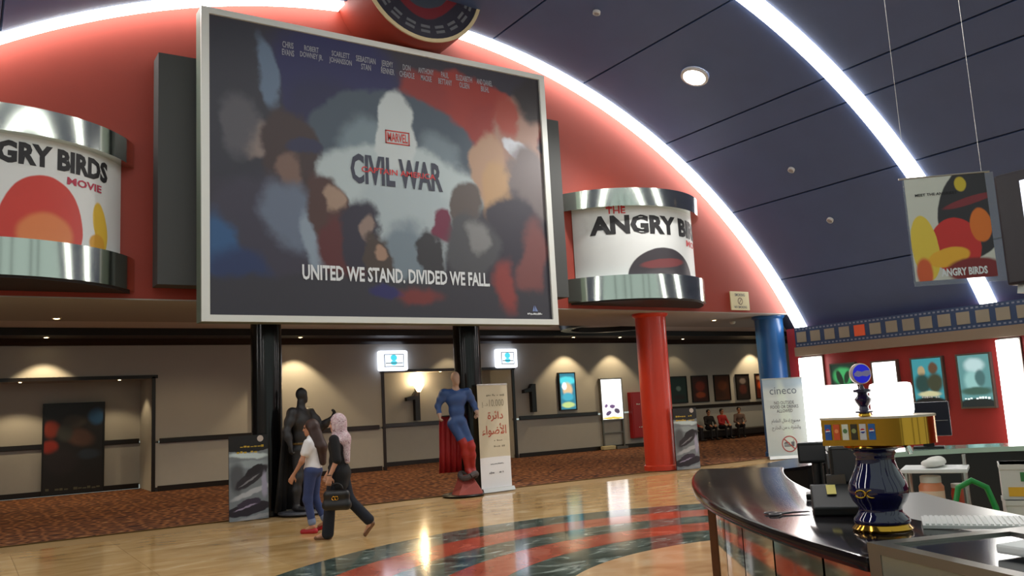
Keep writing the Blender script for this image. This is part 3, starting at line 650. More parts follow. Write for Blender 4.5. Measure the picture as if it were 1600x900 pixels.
tp = poster_case('tall_poster', 2.36, 23.44, .02, 1.36, 2.18, [(.12,.72,.14,.1,0,.7,(130,50,36)), (.1,.52,.14,.08,0,.7,(150,48,36)), (.88,.85,.14,.1,0,.7,(34,76,120)), (.5,.8,.2,.08,0,.8,(66,60,54)), (.6,.62,.25,.1,-20,.8,(84,60,52)), (.35,.68,.14,.1,0,.8,(60,62,60)), (.75,.42,.2,.06,0,.8,(40,50,66)), (.3,.35,.3,.15,0,.8,(38,32,36))], (28,26,28), 'tall dark film poster leaning in the left recess', 'poster', 0, blackf, .05)
scribble(tp, 1.2, .09, 12, face_y(0, -.052, .12), M('ink_dim', (92,92,78), .6), 9)

# ---- roll-up banners and standees at the carpet edge
def rollup(name, x, y, w, h, label, base, art, rz=0):
    o = thing(name, label, 'banner', (x, y, .003), rz)
    MB().prism([(-.1, 0), (.1, 0), (.07, .07), (-.07, .07)], 'x', -w/2-.01, w/2+.01).build('cassette', steel, o)
    MB().box(-w/2, w/2, -.012, .012, h-.03, h).build('top_rail', steel, o); MB().tube([(0, .03, .05), (0, .03, h-.01)], .012).build('support_pole', steel, o)
    am = art_mat(name+'_print', w, h-.07, base, art, .45, 0, .01)
    patch('sheet', lambda u, v: (-w/2+u*w, -.004, .07+v*(h-.07)), 1, 1, am, o, False)
    return o
b1 = rollup('rollup_banner', 8.44, 13.72, .70, 1.99, 'white and cream roll-up banner with red Arabic lettering beside the black column', (208,198,174), [(.35, .0, 2, .56, 0, .004, (238,238,240))], 4)
mbr = M('ink_brick', (176,74,48), .6); mgl = M('ink_taupe', (140,132,112), .6)
text('10.000', .34, .13, b1, face_y(.08, -.007, 1.63), mgl, .0); text(arabic('د.إ'), .13, .10, b1, face_y(-.19, -.007, 1.6), mgl, 0)['kind'] = 'stuff'; scribble(b1, .42, .05, 12, face_y(.06, -.007, 1.77), mgl, 11)
text(arabic('دائرة'), .36, .19, b1, face_y(.04, -.007, 1.38), mbr, .012); text(arabic('الأضواء'), .56, .25, b1, face_y(0, -.007, 1.12), mbr, .012)
scribble(b1, .2, .04, 6, face_y(.08, -.007, .93), mgl, 12); scribble(b1, .26, .04, 7, face_y(.1, -.007, .82), mgl, 13); scribble(b1, .34, .03, 12, face_y(.02, -.007, .5), ink_g, 14); scribble(b1, .12, .06, 4, face_y(-.1, -.007, .34), ink_g, 15); scribble(b1, .1, .05, 4, face_y(.12, -.007, .34), ink_g, 16)
b2 = rollup('rollup_banner', 16.35, 13.45, .98, 1.88, 'pale roll-up banner forbidding outside food and drinks before the blue column', (196,208,208), [(.49, 1.75, .9, .22, 0, .8, (160,180,194)), (.5, .9, .14, .9, 6, .9, (206,222,214))], -28)
md = M('ink_slate', (96,108,120), .6)
text('cineco', .66, .17, b2, face_y(.0, -.007, 1.58), md, 0); text('NO OUTSIDE\nFOOD OR DRINKS\nALLOWED', .68, .27, b2, face_y(0, -.007, 1.2), ink_g, .01)
text(arabic('ممنوع إدخال الطعام'), .70, .12, b2, face_y(0, -.007, .86), ink_g, .0); text(arabic('والشراب من الخارج'), .70, .12, b2, face_y(0, -.007, .70), ink_g, 0)
def no_food(o):
    n = 40; cx, cz = .04, .33
    mb = MB(); mb.add([(cx+r*math.cos(2*math.pi*i/n), -.008, cz+r*math.sin(2*math.pi*i/n)) for r in (.19, .165) for i in range(n)], [(i, (i+1) % n, n+(i+1) % n, n+i) for i in range(n)])
    mb.add([(cx-.13, -.009, cz+.11), (cx-.11, -.009, cz+.13), (cx+.13, -.009, cz-.11), (cx+.11, -.009, cz-.13)], [(0,1,2,3)]); mb.build('prohibition_ring', M('ring_red', (168,80,78), .6), o, fix=False)
    mb = MB()
    mb.add([(cx-.09+.075*math.cos(math.pi*i/10)+.03, -.0075, cz+.005+.05*math.sin(math.pi*i/10)) for i in range(11)], [tuple(range(11))])
    for z in (-.03, -.06): mb.add([(cx-.13, -.0075, cz+z), (cx+.03, -.0075, cz+z), (cx+.03, -.0075, cz+z+.02), (cx-.13, -.0075, cz+z+.02)], [(0,1,2,3)])
    mb.add([(cx+.05, -.0075, cz-.06), (cx+.11, -.0075, cz-.06), (cx+.125, -.0075, cz+.05), (cx+.04, -.0075, cz+.05)], [(0,1,2,3)]); mb.add([(cx+.08, -.0075, cz+.05), (cx+.09, -.0075, cz+.05), (cx+.12, -.0075, cz+.1), (cx+.11, -.0075, cz+.1)], [(0,1,2,3)])
    mb.build('food_mark', ink_g, o, fix=False)
no_food(b2)
def standee(x, y, w, h, rz, label, seed):
    o = thing('standee', label, 'standee', (x, y, .003), rz, 'car film standees at the carpet edge')
    MB().box(-w/2, w/2, 0, .02, 0, h).build('board', M('standee_board', (30,30,32), .5), o)
    MB().box(-.05, .05, .02, .4, 0, .02).build('rear_foot', M('standee_board'), o); MB().add([(-.02, .02, h*.7), (.02, .02, h*.7), (.02, .38, .02), (-.02, .38, .02)], [(0,1,2,3)]).build('strut', M('standee_board'), o)
    am = art_mat('standee_print', w, h, (120,128,134), [(w*.5, h*.97, w, h*.17, 0, .04, (22,22,24)), (w*.5, h*.76, w*.55, h*.035, -4, .7, (196,212,216)), (w*.5, h*.66, w*.5, h*.05, 0, .8, (150,162,168)), (w*.2, h*.5, w*.2, h*.2, 0, .8, (84,88,94)), (w*.58, h*.5, w*.5, h*.075, 32, .2, (44,42,50)), (w*.64, h*.58, w*.26, h*.05, 28, .25, (34,32,40)), (w*.5, h*.46, w*.3, h*.012, 30, .4, (126,126,132)), (w*.6, h*.33, w*.6, h*.035, 18, .6, (176,180,186)), (w*.5, h*.13, w*.6, h*.075, 8, .15, (38,34,46)), (w*.5, h*.2, w*.32, h*.05, 12, .25, (56,48,66)), (w*.4, h*.15, w*.3, h*.012, 14, .5, (150,140,164)), (w*.9, h*.4, w*.08, h*.16, 0, .7, (160,158,180)), (w*.7, h*.03, w*.5, h*.025, 6, .5, (150,152,156))], .4, 0, .03, 9)
    patch('print', lambda u, v: (-w/2+u*w, -.003, v*h), 1, 1, am, o, False)
    my = M('ink_gold', (190,160,50), .5)
    for k, z in enumerate((.865, .80)): scribble(o, w*.8, .045, 9, face_y(0, -.006, h*z), my, seed+k)
    mb = MB(); mb.lathe([(.05, 0), (.05, .01)], n=20); mb.v = [(vx+w*.3, -.006-vz*.2, vy+h*.955) for vx, vy, vz in mb.v]; mb.build('round_badge', M('badge_pale', (190,178,170), .5), o)
standee(3.86, 13.72, .62, 1.31, 2, 'film standee with a black car beside the left black column', 31)
standee(13.27, 13.62, .58, 1.31, -14, 'film standee with a black car beside the red column', 35)

# ================================================================== CONCESSION WALL
wx = 17.1
def film_strip():
    o = thing('film_strip', 'long blue film strip frieze along the concession wall', 'frieze', (wx, 13.45, 2.6), -90)
    Ln = 9.6
    MB().box(0, Ln, -.12, -.003, 0, .47).build('strip_board', M('film_blue', (36,58,92), .5), o)
    MB().box(-.02, Ln, -.16, -.003, -.22, -.004).build('lower_trim', M('trim_bronze', (140,126,110), .35, .35), o)
    cell = M('film_cell', (128,122,108), .5); cello = M('film_cell_orange', (206,84,50), .5)
    c0 = MB().box(0, .27, -.132, -.12, .11, .36); first = None
    for i in range(24):
        m = cello if i == 4 else cell
        if i == 4: c = c0.build('film_cell', cello, o)
        elif first is None: c = first = c0.build('film_cell', cell, o)
        else: c = first.copy(); COL.objects.link(c)
        c.location.x = .06+i*.396
    mb = MB()
    for i in range(95):
        for z in (.03, .405): mb.box(.03+i*.1, .08+i*.1, -.124, -.12, z, z+.035)
    h = mb.build('sprocket_holes', M('film_hole', (112,120,136), .5), o); h['kind'] = 'stuff'
film_strip()
lit = M('light_pillar_acrylic', (255,252,250), .4, emit=5)
def light_pillar(y, w, label):
    o = thing('light_pillar', label, 'light', (wx, y, 0), -90, 'lit white pilasters of the concession wall')
    MB().box(-w/2, w/2, -.22, -.003, .003, .12).build('plinth', steel, o)
    mb = MB().box(-w/2, w/2, -.2, -.003, .12, 2.33); mb.build('light_box', lit, o, bevel=.02)
    MB().box(-w/2-.02, w/2+.02, -.06, -.003, .12, 2.36).build('back_frame', greyf, o)
light_pillar(13.08, .56, 'lit white pilaster beside the blue column'); light_pillar(8.5, .38, 'lit white pilaster at the right edge of the photograph')
light_pillar(4.0, .38, 'lit white pilaster beyond the right edge of the frame')
G = 'lit poster cases on the concession wall'
poster_case('wall_lightbox', wx, 12.25, 1.02, .68, 1.12, [(.5,.75,.4,.18,0,.6,(70,190,110)), (.35,.7,.12,.18,20,.5,(20,50,34)), (.65,.72,.1,.14,-20,.5,(26,60,40)), (.5,.35,.4,.12,0,.7,(60,130,90))], (30,62,50), 'lit green film poster case on the red concession wall', 'poster', .8, greyf, .08, -90, G)
poster_case('wall_lightbox', wx, 11.2, 1.02, .64, 1.10, [], (250,250,250), 'glaring white poster case on the red concession wall', 'poster', 2.5, greyf, .08, -90, G)
q = poster_case('wall_lightbox', wx, 10.22, 1.02, .72, 1.10, [(.3,.75,.12,.1,0,.5,(180,160,120)), (.7,.8,.14,.12,0,.6,(96,70,50)), (.3,.5,.25,.2,0,.6,(34,70,66)), (.72,.5,.25,.2,0,.6,(60,66,48)), (.5,.28,.35,.06,0,.7,(210,206,160)), (.5,.08,.6,.14,0,.4,(14,20,22))], (60,150,160), 'lit teal film poster case left of the last poster', 'poster', .9, greyf, .08, -90, G)
scribble(q, .4, .06, 8, face_y(.02, -.085, .26), ink_w, 41)
q = poster_case('wall_lightbox', wx, 9.23, 1.02, .70, 1.10, [(.5,.8,.3,.14,0,.7,(190,220,220)), (.4,.5,.25,.2,0,.7,(150,200,196)), (.65,.55,.15,.16,0,.6,(70,110,110)), (.5,.3,.5,.08,0,.7,(60,96,84)), (.5,.06,.6,.1,0,.4,(20,34,36))], (96,150,150), 'lit pale teal film poster case beside the right pilaster', 'poster', .95, greyf, .08, -90, G)
scribble(q, .52, .07, 9, face_y(0, -.085, .2), M('ink_bright', (220,240,240), .5, emit=.8), 42)

# ================================================================== COUNTER
CX, CY = 9.125, -.85
granite = M('granite_black', (24,20,24), .12, var=.5, vscale=60, spec=.22)
mirror = M('mirror_steel', (196,180,160), .07, 1)
def arc_block(r0, r1, a0, a1, z0, z1, n=60):
    mb = MB(); vs = []
    for r, z in ((r0, z0), (r1, z0), (r1, z1), (r0, z1)):
        vs += [(CX+r*math.cos(R_(a0+(a1-a0)*i/n)), CY+r*math.sin(R_(a0+(a1-a0)*i/n)), z) for i in range(n+1)]
    k = n+1; fs = [(q*k+i, q*k+i+1, ((q+1) % 4)*k+i+1, ((q+1) % 4)*k+i) for q in range(4) for i in range(n)]
    fs += [(0, k, 2*k, 3*k), (n, 3*k+n, 2*k+n, k+n)]
    return mb.add(vs, fs)
cnt = thing('counter', 'curved concession counter with black granite top and mirrored front', 'counter', (0, 0, 0))
arc_block(6.5, 7.12, 127.6, 158.2, .945, 1.0).build('worktop', granite, cnt, 'auto', bevel=.018)
arc_block(6.56, 6.97, 128.3, 158.1, .003, .944).build('carcass', M('counter_black', (14,14,15), .3), cnt, 'auto')
k = 0
for a in np.arange(129, 157.9, 4.15):
    arc_block(6.972, 6.992, a+.08, min(a+4.15, 158.0)-.08, .1, .94, 10).build('mirror_panel', mirror, cnt, 'auto')
for a in (128.65, 134.6): arc_block(6.975, 7.03, a-.22, a+.22, .003, .94, 4).build('wooden_post', M('counter_wood', (112,70,40), .35, var=.2, vscale=30), cnt, 'auto')
arc_block(6.972, 7.0, 128.9, 158.0, .003, .1).build('kick_plate', steel, cnt, 'auto')
wb = thing('work_bench', 'stainless work bench behind the granite counter', 'bench', (0, 0, 0))
arc_block(5.85, 6.495, 140, 155.5, .90, .94).build('bench_top', steel, wb, 'auto')
for a in (141.5, 148, 154.5):
    for r in (5.92, 6.43): MB().tube([(CX+r*math.cos(R_(a)), CY+r*math.sin(R_(a)), .003), (CX+r*math.cos(R_(a)), CY+r*math.sin(R_(a)), .9)], .02).build('leg', steel, wb)
arc_block(5.9, 6.45, 140.5, 155, .3, .32).build('lower_shelf', steel, wb, 'auto')

bc = thing('back_counter', 'black back counter with a pale glass ledge behind the drinks tower', 'counter', (0, 0, 0))
path = [(5.9, 5.02), (6.35, 5.04), (6.9, 5.2), (7.35, 5.2), (7.9, 4.95), (8.28, 4.73), (8.62, 4.42), (9.0, 3.95), (9.4, 3.2), (9.6, 2.2)]
def off(path, d):
    out = []
    for i, p in enumerate(path):
        a = Vector(path[max(i-1, 0)]); b = Vector(path[min(i+1, len(path)-1)]); t = (b-a).normalized(); out.append((p[0]-t.y*d, p[1]+t.x*d))
    return out
MB().prism(path+off(path, .45)[::-1], 'z', .003, .86).build('carcass', M('counter_black'), bc)
p2 = path[3:]; MB().prism(off(p2, -.03)+off(p2, .48)[::-1], 'z', .862, .91).build('glass_ledge', M('ledge_glass', (176,206,190), .1, coat=.5), bc)
p3 = path[:4]; MB().prism(off(p3, -.02)+off(p3, .47)[::-1], 'z', .862, .89).build('granite_top', granite, bc)

def display_case():
    o = thing('display_case', 'stainless display case with a dark glass top at the end of the counter', 'display case', (2.45, 1.742, 0), -20)
    w, L, z = .85, 1.6, 1.06
    st = M('case_steel', (150,150,144), .28, .9)
    mb = MB().box(.0, w, -L, 0, .003, z-.14); mb.build('cabinet', st, o)
    for b in ((0, .05, -L, 0), (w-.36, w-.31, -L, 0), (.05, w-.36, -.06, 0), (.05, w-.36, -L, -L+.06)):
        MB().box(b[0], b[1], b[2], b[3], z-.03, z).build('top_rail', st, o)
    MB().box(w-.31, w, -L, 0, z-.03, z).build('rear_ledge', st, o)
    MB().box(.05, w-.36, -L+.06, -.06, z-.025, z-.008).build('glass_lid', M('case_glass', (20,24,28), .12), o)
    for yy in (-.03, -L+.03): MB().box(.002, .03, yy-.03, yy+.03, z-.14, z-.03).build('corner_post', st, o)
    MB().box(.004, .02, -L+.06, -.06, z-.14, z-.03).build('front_glass', M('case_front', (150,154,146), .12, .6), o)
    MB().box(w-.36, w, -L, 0, z-.14, z-.03).build('rear_housing', st, o)
    MB().box(.05, w-.36, -L+.06, -.06, z-.14, z-.13).build('well_floor', M('counter_black'), o)
display_case()
cl = MB(); random.seed(3)
pc = MB().box(0, .2, -.16, 0, 0, .028).build('paper_pile', M('paper_white', (240,240,240), .6), None, bevel=.008); pc.location = (2.50, 1.36, 1.0605); pc.rotation_euler = (0, 0, R_(-10)); tag(pc, 'white paper pile lying on the display case', 'paper')

# ---- drinks tower
gold = M('gold_polished', (210,160,60), .12, 1); cobalt = M('cobalt_glaze', (14,12,62), .05, coat=1); glowp = M('tower_panel_lit', (255,252,250), .4, emit=2.2)
def tower():
    o = thing('drinks_tower', 'blue and gold drinks tower with logo badges on the counter', 'drinks tower', (3.02, 2.07, 1.002), -55.6)
    MB().lathe([(.108, 0), (.112, .008), (.102, .018), (.098, .024)], n=36).build('gold_foot', gold, o, 'auto')
    v = MB().lathe([(.098, .024), (.104, .034), (.1, .045), (.086, .06), (.079, .075), (.082, .09), (.098, .11), (.109, .135), (.111, .155), (.105, .18), (.09, .21), (.078, .235), (.072, .26), (.071, .28), (.078, .292), (.074, .30), (.09, .308), (.098, .314)], n=40).build('vase_body', cobalt, o, True)
    MB().lathe([(.1, .314), (.112, .318), (.108, .326)], n=36).build('gold_collar', gold, v, 'auto')
    mb = MB()
    for dx in (-.02, .02):
        n = 14; pts = [(-.045+dx+.018*math.cos(2*math.pi*i/n), -.1055+abs(dx)*.1, .145+.014*math.sin(2*math.pi*i/n)) for i in range(n+1)]; mb.tube(pts, .0035, 6)
    mb.build('gold_emblem', gold, v)
    pl = [(-.185, -.045), (.035, -.135), (.09, -.14), (.15, -.12), (.2, -.075), (.228, -.01), (.225, .06), (.19, .12), (.12, .16), (-.06, .16), (-.15, .11)]
    d = MB().prism(pl, 'z', .327, .428).build('header_drum', gold, o, 'auto'); MB().prism([(x*1.02, y*1.02) for x, y in pl], 'z', .428, .436).build('header_rim', M('rim_pale', (214,200,180), .3), d)
    a, b = Vector((-.185, -.045)), Vector((.035, -.135)); t = (b-a).normalized(); nrm = Vector((t.y, -t.x))
    cols = [((40,92,170), 1), ((214,86,40), 0), ((226,226,210), 2), ((52,46,30), 3), ((208,204,206), 1), ((40,100,170), 1)]
    for i, (c, kind) in enumerate(cols):
        s = .028+i*.0345; p = a+t*s
        def W(x, z, e, p=p): return (p.x+t.x*x+nrm.x*e, p.y+t.y*x+nrm.y*e, .38+z)
        w, h = .0125, .03
        bd = MB().add([W(x, z, e) for e in (.0006, .003) for x, z in ((-w, -h), (w, -h), (w, h), (-w, h))], [(0,3,2,1), (4,5,6,7), (0,1,5,4), (1,2,6,5), (2,3,7,6), (3,0,4,7)]).build('logo_badge', M('badge_%d' % i, c, .35), o)
        def dsc(r0, a0, a1, m, e=.0035):
            n = 14; MB().add([W(r0*math.cos(R_(a0+(a1-a0)*j/n)), .004+r0*math.sin(R_(a0+(a1-a0)*j/n)), e) for j in range(n+1)], [tuple(range(n+1))]).build('logo_mark', m, bd, fix=False)
        if kind == 1: dsc(.0095, 0, 360, M('logo_white', (240,240,240), .4)); dsc(.0092, 20, 170, M('logo_red', (200,40,50), .4), .0038); dsc(.0092, 200, 350, M('logo_blue', (24,60,150), .4), .0038)
        elif kind == 0: dsc(.008, 0, 360, M('logo_orange', (240,150,90), .4))
        elif kind == 2: dsc(.009, 0, 360, M('logo_green', (90,130,80), .4))
        else: dsc(.009, 0, 360, M('logo_pale_green', (150,160,100), .4))
    MB().box(-.178, -.035, -.02, .07, .437, .565).build('lit_panel', glowp, o, bevel=.01); MB().box(.005, .16, -.05, .05, .437, .562).build('lit_panel', glowp, o, bevel=.018)
    u = MB().lathe([(.016, .437), (.02, .45), (.034, .452), (.034, .458), (.02, .462), (.017, .475), (.03, .495), (.033, .505), (.022, .515), (.018, .525), (.034, .532), (.034, .541), (.01, .545), (.006, .56)], (-.02, -.085, 0), 24).build('small_vase', M('violet_glaze', (36,22,60), .1, coat=.8), o, 'auto')
    MB().lathe([(.02, .437), (.024, .44), (.022, .449)], (-.02, -.085, 0), 24).build('gold_ring', gold, u, 'auto')
    g = bpy.data.objects.new('globe', None); COL.objects.link(g); g.parent = o; g.location = (-.02, -.085, .602); g.rotation_euler = (0, 0, R_(22))
    mb = MB().lathe([(.001, .016), (.03, .014), (.041, .006), (.041, -.006), (.03, -.014), (.001, -.016)], n=32, cap=False); mb.v = [(x, -z, y) for x, y, z in mb.v]; mb.build('globe_rim', M('globe_cream', (226,206,190), .25), g, 'auto')
    mb = MB(); n = 40; mb.add([(0, -.0185, 0)]+[(.034*math.cos(2*math.pi*i/n), -.0165, .036*math.sin(2*math.pi*i/n)) for i in range(n)], [(0, 1+i, 1+(i+1) % n) for i in range(n)]); mb.build('globe_face', M('globe_blue', (24,26,200), .3, emit=.5), g, fix=False)
    wv = [(-.031, .001), (-.018, .012), (.0, .007), (.016, .012), (.032, .012), (.033, -.004), (.018, -.012), (0, -.008), (-.014, -.012), (-.03, -.008)]
    MB().add([(x, -.0192, z) for x, z in wv], [tuple(range(10))]).build('globe_wave', M('globe_lilac', (170,160,220), .4), g, fix=False)
    mb = MB()
    for i in range(5): mb.tube([(.0-.09+i*.045, -.13+abs(i-2)*.012, .327), (.0-.09+i*.045, -.15+abs(i-2)*.012, .318)], .006, 8)
    mb = MB().tube([(.11, -.1, .327), (.12, -.13, .318), (.125, -.135, .295)], .009, 10); mb.build('tap', chrome, o)
tower()

# ---- till equipment left of the tower
pk = M('pos_black', (20,20,22), .35); pg = M('pos_grey', (60,60,64), .4)
def till():
    o = thing('till_terminal', 'black till terminal with a yellow label on the counter', 'till', (3.335, 2.49, 1.002), -50)
    MB().prism([(-.12, 0), (.13, 0), (.13, .11), (.02, .12), (-.12, .035)], 'x', -.115, .115).build('base', pk, o, bevel=.006)
    MB().add([(-.05, -.052, .0855), (-.01, -.052, .0855), (-.01, .01, .120), (-.05, .01, .120)], [(0,1,2,3)]).build('yellow_label', M('label_yellow', (224,208,120), .6), o, fix=False)
    s = MB().box(-.02, .11, .06, .10, .11, .29).build('screen_back', pk, o, bevel=.015); MB().prism([(.03, .10), (.1, .10), (.085, .16), (.05, .16)], 'x', -.04, .04).build('neck', pk, o)
    MB().box(-.005, .095, .053, .06, .13, .27).build('screen', pg, s)
till()
def pole():
    o = thing('customer_display', 'black pole-mounted customer display beside the till', 'display', (3.70, 2.87, 1.002), -52)
    MB().box(-.07, .07, -.06, .06, 0, .03).build('foot', pk, o, bevel=.008); MB().tube([(0, 0, .03), (0, 0, .19)], .028, 16).build('pole', pk, o, 'auto'); MB().box(-.09, .05, -.04, .04, .18, .285).build('head', pk, o, bevel=.008); MB().box(-.08, .04, -.043, -.04, .195, .27).build('display_window', pg, o)
pole()
def printer():
    o = thing('receipt_printer', 'black receipt printer with white paper behind the till', 'printer', (3.66, 2.66, 1.002), -50)
    MB().prism([(-.09, 0), (.09, 0), (.09, .2), (.04, .25), (-.05, .24), (-.09, .17)], 'x', -.1, .1).build('body', pk, o, bevel=.012)
    MB().prism([(-.02, .246), (.05, .248), (.03, .29), (-.02, .285)], 'x', -.095, -.02).build('paper', M('paper_white'), o, bevel=.01); MB().box(-.05, .07, -.1, -.089, .12, .16).build('button_bar', pg, o)
printer()
def scissors():
    o = thing('scissors', 'dark scissors with round grips lying before the till', 'scissors', (3.15, 2.64, 1.004), -30)
    for dy, nm in ((-.03, 'blade_arm'), (.03, 'blade_arm')):
        pts = [(-.06+.026*math.cos(2*math.pi*i/16), dy+.022*math.sin(2*math.pi*i/16), .004) for i in range(17)]
        MB().tube(pts, .004, 6).tube([(-.035, dy*.8, .004), (.03, 0, .005), (.11, -dy*.3, .004)], [.004, .005, .002], 6).build(nm, M('scissor_grey', (70,68,74), .3, .6), o)
scissors()
def drip_tray():
    o = thing('drip_tray', 'white perforated drip tray right of the drinks tower', 'tray', (3.27, 1.93, 1.001), -57)
    m = M('tray_white', (232,232,230), .35)
    MB().box(-.11, .27, -.1, .16, 0, .012).build('tray_base', m, o); mb = MB()
    for i in range(18): mb.box(-.10+i*.02, -.088+i*.02, -.09, .15, .012, .017)
    g = mb.build('grille', m, o); g['kind'] = 'stuff'
drip_tray()

# ---- things behind the counter
def cart():
    o = thing('service_cart', 'steel service cart with a white tray top behind the tower', 'cart', (6.38, 3.86, 0), -63)
    for x in (-.2, .2):
        for y in (-.17, .17):
            l = MB().tube([(x, y, .06), (x, y, .99 if (x > 0 and y > 0) else .88)], .016).build('leg', steel, o); MB().lathe([(.03, -.006), (.03, .012)], (x, y, .035), 12).build('castor', M('rubber', (20,20,20), .6), l)
    for x in (-.2, .2):
        for y in (-.17, .17): MB().tube([(x, y, .004), (x, y, .06)], .02).build('castor_wheel', M('rubber'), o)
    for z in (.88, .55, .2): MB().box(-.23, .23, -.2, .2, z, z+.03).build('shelf', M('tray_white') if z > .8 else steel, o, bevel=.006)
cart()
def jar():
    o = thing('sauce_jar', 'orange jar with a white lid on the cart shelf', 'jar', (6.30, 3.86, .581))
    MB().lathe([(.085, 0), (.09, .02), (.09, .19), (.07, .22)], n=28).build('body', M('jar_orange', (226,140,96), .3), o, 'auto'); MB().lathe([(.075, .22), (.075, .265), (.07, .27)], n=28).build('lid', M('plastic_white'), o, 'auto'); MB().lathe([(.0905, .05), (.0905, .16)], n=28, cap=False).build('paper_label', M('jar_label', (246,214,186), .5), o, True)
jar()
def jar2():
    o = thing('spice_tub', 'small red-orange tub hanging beside the orange jar', 'tub', (6.47, 3.74, .581))
    MB().lathe([(.05, 0), (.06, .12), (.05, .17)], n=24).build('body', M('tub_red', (196,84,60), .35), o, 'auto'); MB().lathe([(.055, .17), (.055, .2)], n=24).build('lid', M('plastic_white'), o, 'auto')
jar2()
cloth = sdf_mesh('towel', [('e', (0, 0, .02), (.09, .07, .03), 0), ('e', (.07, .02, .03), (.06, .06, .035), 0), ('e', (-.07, -.02, .025), (.05, .05, .025), 0), ('c', (.1, 0, .03), (.2, .03, .015), .03, .02, 0)], .012, M('towel_white', (226,222,214), .9), None, .03)
cloth.location = (6.36, 3.86, .921); tag(cloth, 'crumpled white towel on top of the steel cart', 'towel')
def green_chair():
    o = thing('green_chair', 'green plastic chair behind the counter', 'chair', (5.95, 3.32, 0), -55)
    m = M('chair_green', (30,140,60), .35)
    MB().tube([(-.12, .16, .45), (-.13, .19, .66), (-.09, .2, .80), (0, .2, .85), (.09, .2, .80), (.13, .19, .66), (.14, .16, .45)], .022, 10).build('back_loop', m, o, True)
    MB().box(-.13, .13, .165, .195, .47, .6).build('back_panel', m, o, bevel=.01); MB().box(-.2, .2, -.2, .2, .42, .46).build('seat', m, o, bevel=.015)
    for x in (-.17, .17):
        for y in (-.17, .17): MB().tube([(x*1.12, y*1.12, .003), (x, y, .42)], .02, 8).build('leg', m, o)
green_chair()
def carton(x, y, z, w, h, rz, label):
    o = thing('carton', label, 'box', (x, y, z), rz, 'printed cartons stacked behind the counter')
    MB().box(-w/2, w/2, -.16, .16, 0, h).build('box_body', M('carton_white', (216,212,206), .7), o, bevel=.004)
    def pt(name, x0, x1, z0, z1, m): MB().box(x0, x1, -.164, -.1605, z0, z1).build(name, m, o)
    pt('green_print', -w*.25, w*.42, h*.52, h*.78, M('print_green', (60,126,70), .6)); pt('yellow_print', -w*.42, w*.45, h*.1, h*.36, M('print_yellow', (232,176,50), .6)); pt('green_caption', -w*.05, w*.42, h*.40, h*.5, M('print_green'))
    MB().box(-w/2-.004, w/2+.004, -.165, .165, h*.86, h).build('lid', M('carton_white'), o)
cst = thing('stool', 'low black stool under the printed cartons', 'stool', (6.62, 3.22, 0), -58)
MB().box(-.3, .3, -.2, .2, .4, .44).build('seat', pk, cst)
for x in (-.26, .26):
    for y in (-.16, .16): MB().tube([(x, y, .003), (x, y, .4)], .018).build('leg', pk, cst)
carton(6.60, 3.20, .442, .5, .25, -58, 'printed white, green and yellow carton, lower of the stack'); carton(6.61, 3.21, .694, .5, .25, -61, 'printed white, green and yellow carton, upper of the stack')
def monitor():
    o = thing('monitor', 'dark monitor standing on the back counter', 'monitor', (8.2, 5.02, .912), -62)
    MB().box(-.18, .24, -.02, .03, .12, .46).build('screen_panel', M('monitor_dark', (22,26,42), .25), o, bevel=.01); MB().box(-.03, .07, 0, .03, .02, .14).build('neck', pk, o); MB().box(-.12, .16, -.09, .1, 0, .02).build('foot', pk, o); MB().box(-.16, .22, -.023, -.02, .27, .275).build('seam_line', steel, o)
monitor()

# ================================================================== HANGING BANNER AND SCREEN
def hung_banner():
    x, y = 10.38, 5.70; o = thing('hanging_banner', 'hanging film banner with red, yellow and black shapes under the vault', 'banner', (x, y, 2.83), -42.5)
    w, h = .96, 1.32
    am = art_mat('hanging_banner_print', w, h, (196,200,192), [(.78, .85, .42, .62, -15, .05, (46,44,50)), (.75, .98, .34, .05, 14, .3, (120,44,52)), (.52, .42, .30, .36, 0, .05, (190,46,44)), (.84, .66, .13, .22, 0, .15, (208,112,40)), (.16, .42, .16, .42, 4, .06, (214,190,70)), (.42, .28, .26, .12, 10, .2, (222,170,50)), (.12, .1, .1, .2, 0, .4, (200,90,50)), (.72, .1, .35, .16, 0, .3, (120,36,40)), (.66, 1.2, .07, .1, 0, .3, (190,170,50))], .4, 0, .012, 6)
    patch('sheet', lambda u, v: (-w/2+u*w, 0, v*h), 1, 1, am, o, False)
    MB().box(-w/2-.02, w/2+.1, .002, .008, -.06, h+.005).build('clear_backing', M('acrylic_clear', (150,160,170), .1, alpha=.25), o)
    MB().tube([(-w/2-.06, .005, h+.01), (w/2+.06, .005, h+.01)], .012, 8).build('top_rod', steel, o)
    for sx in (-.45, .45):
        top = vp(0, 0, 0); wx_ = x+sx*math.cos(R_(-42.5)); th = math.degrees(math.asin((wx_-VX)/VR)); zt = VZ+VR*math.cos(R_(th))
        MB().tube([(sx, .005, h+.01), (sx, .005, zt-2.83-.003)], .003, 6).build('wire', steel, o)
    text('MEET THE ANGRIEST', .5, .035, o, face_y(-.12, -.004, 1.1), ink_k, .02); text('ANGRY BIRDS', .54, .1, o, face_y(.1, -.004, .09), ink_w, .04)
hung_banner()
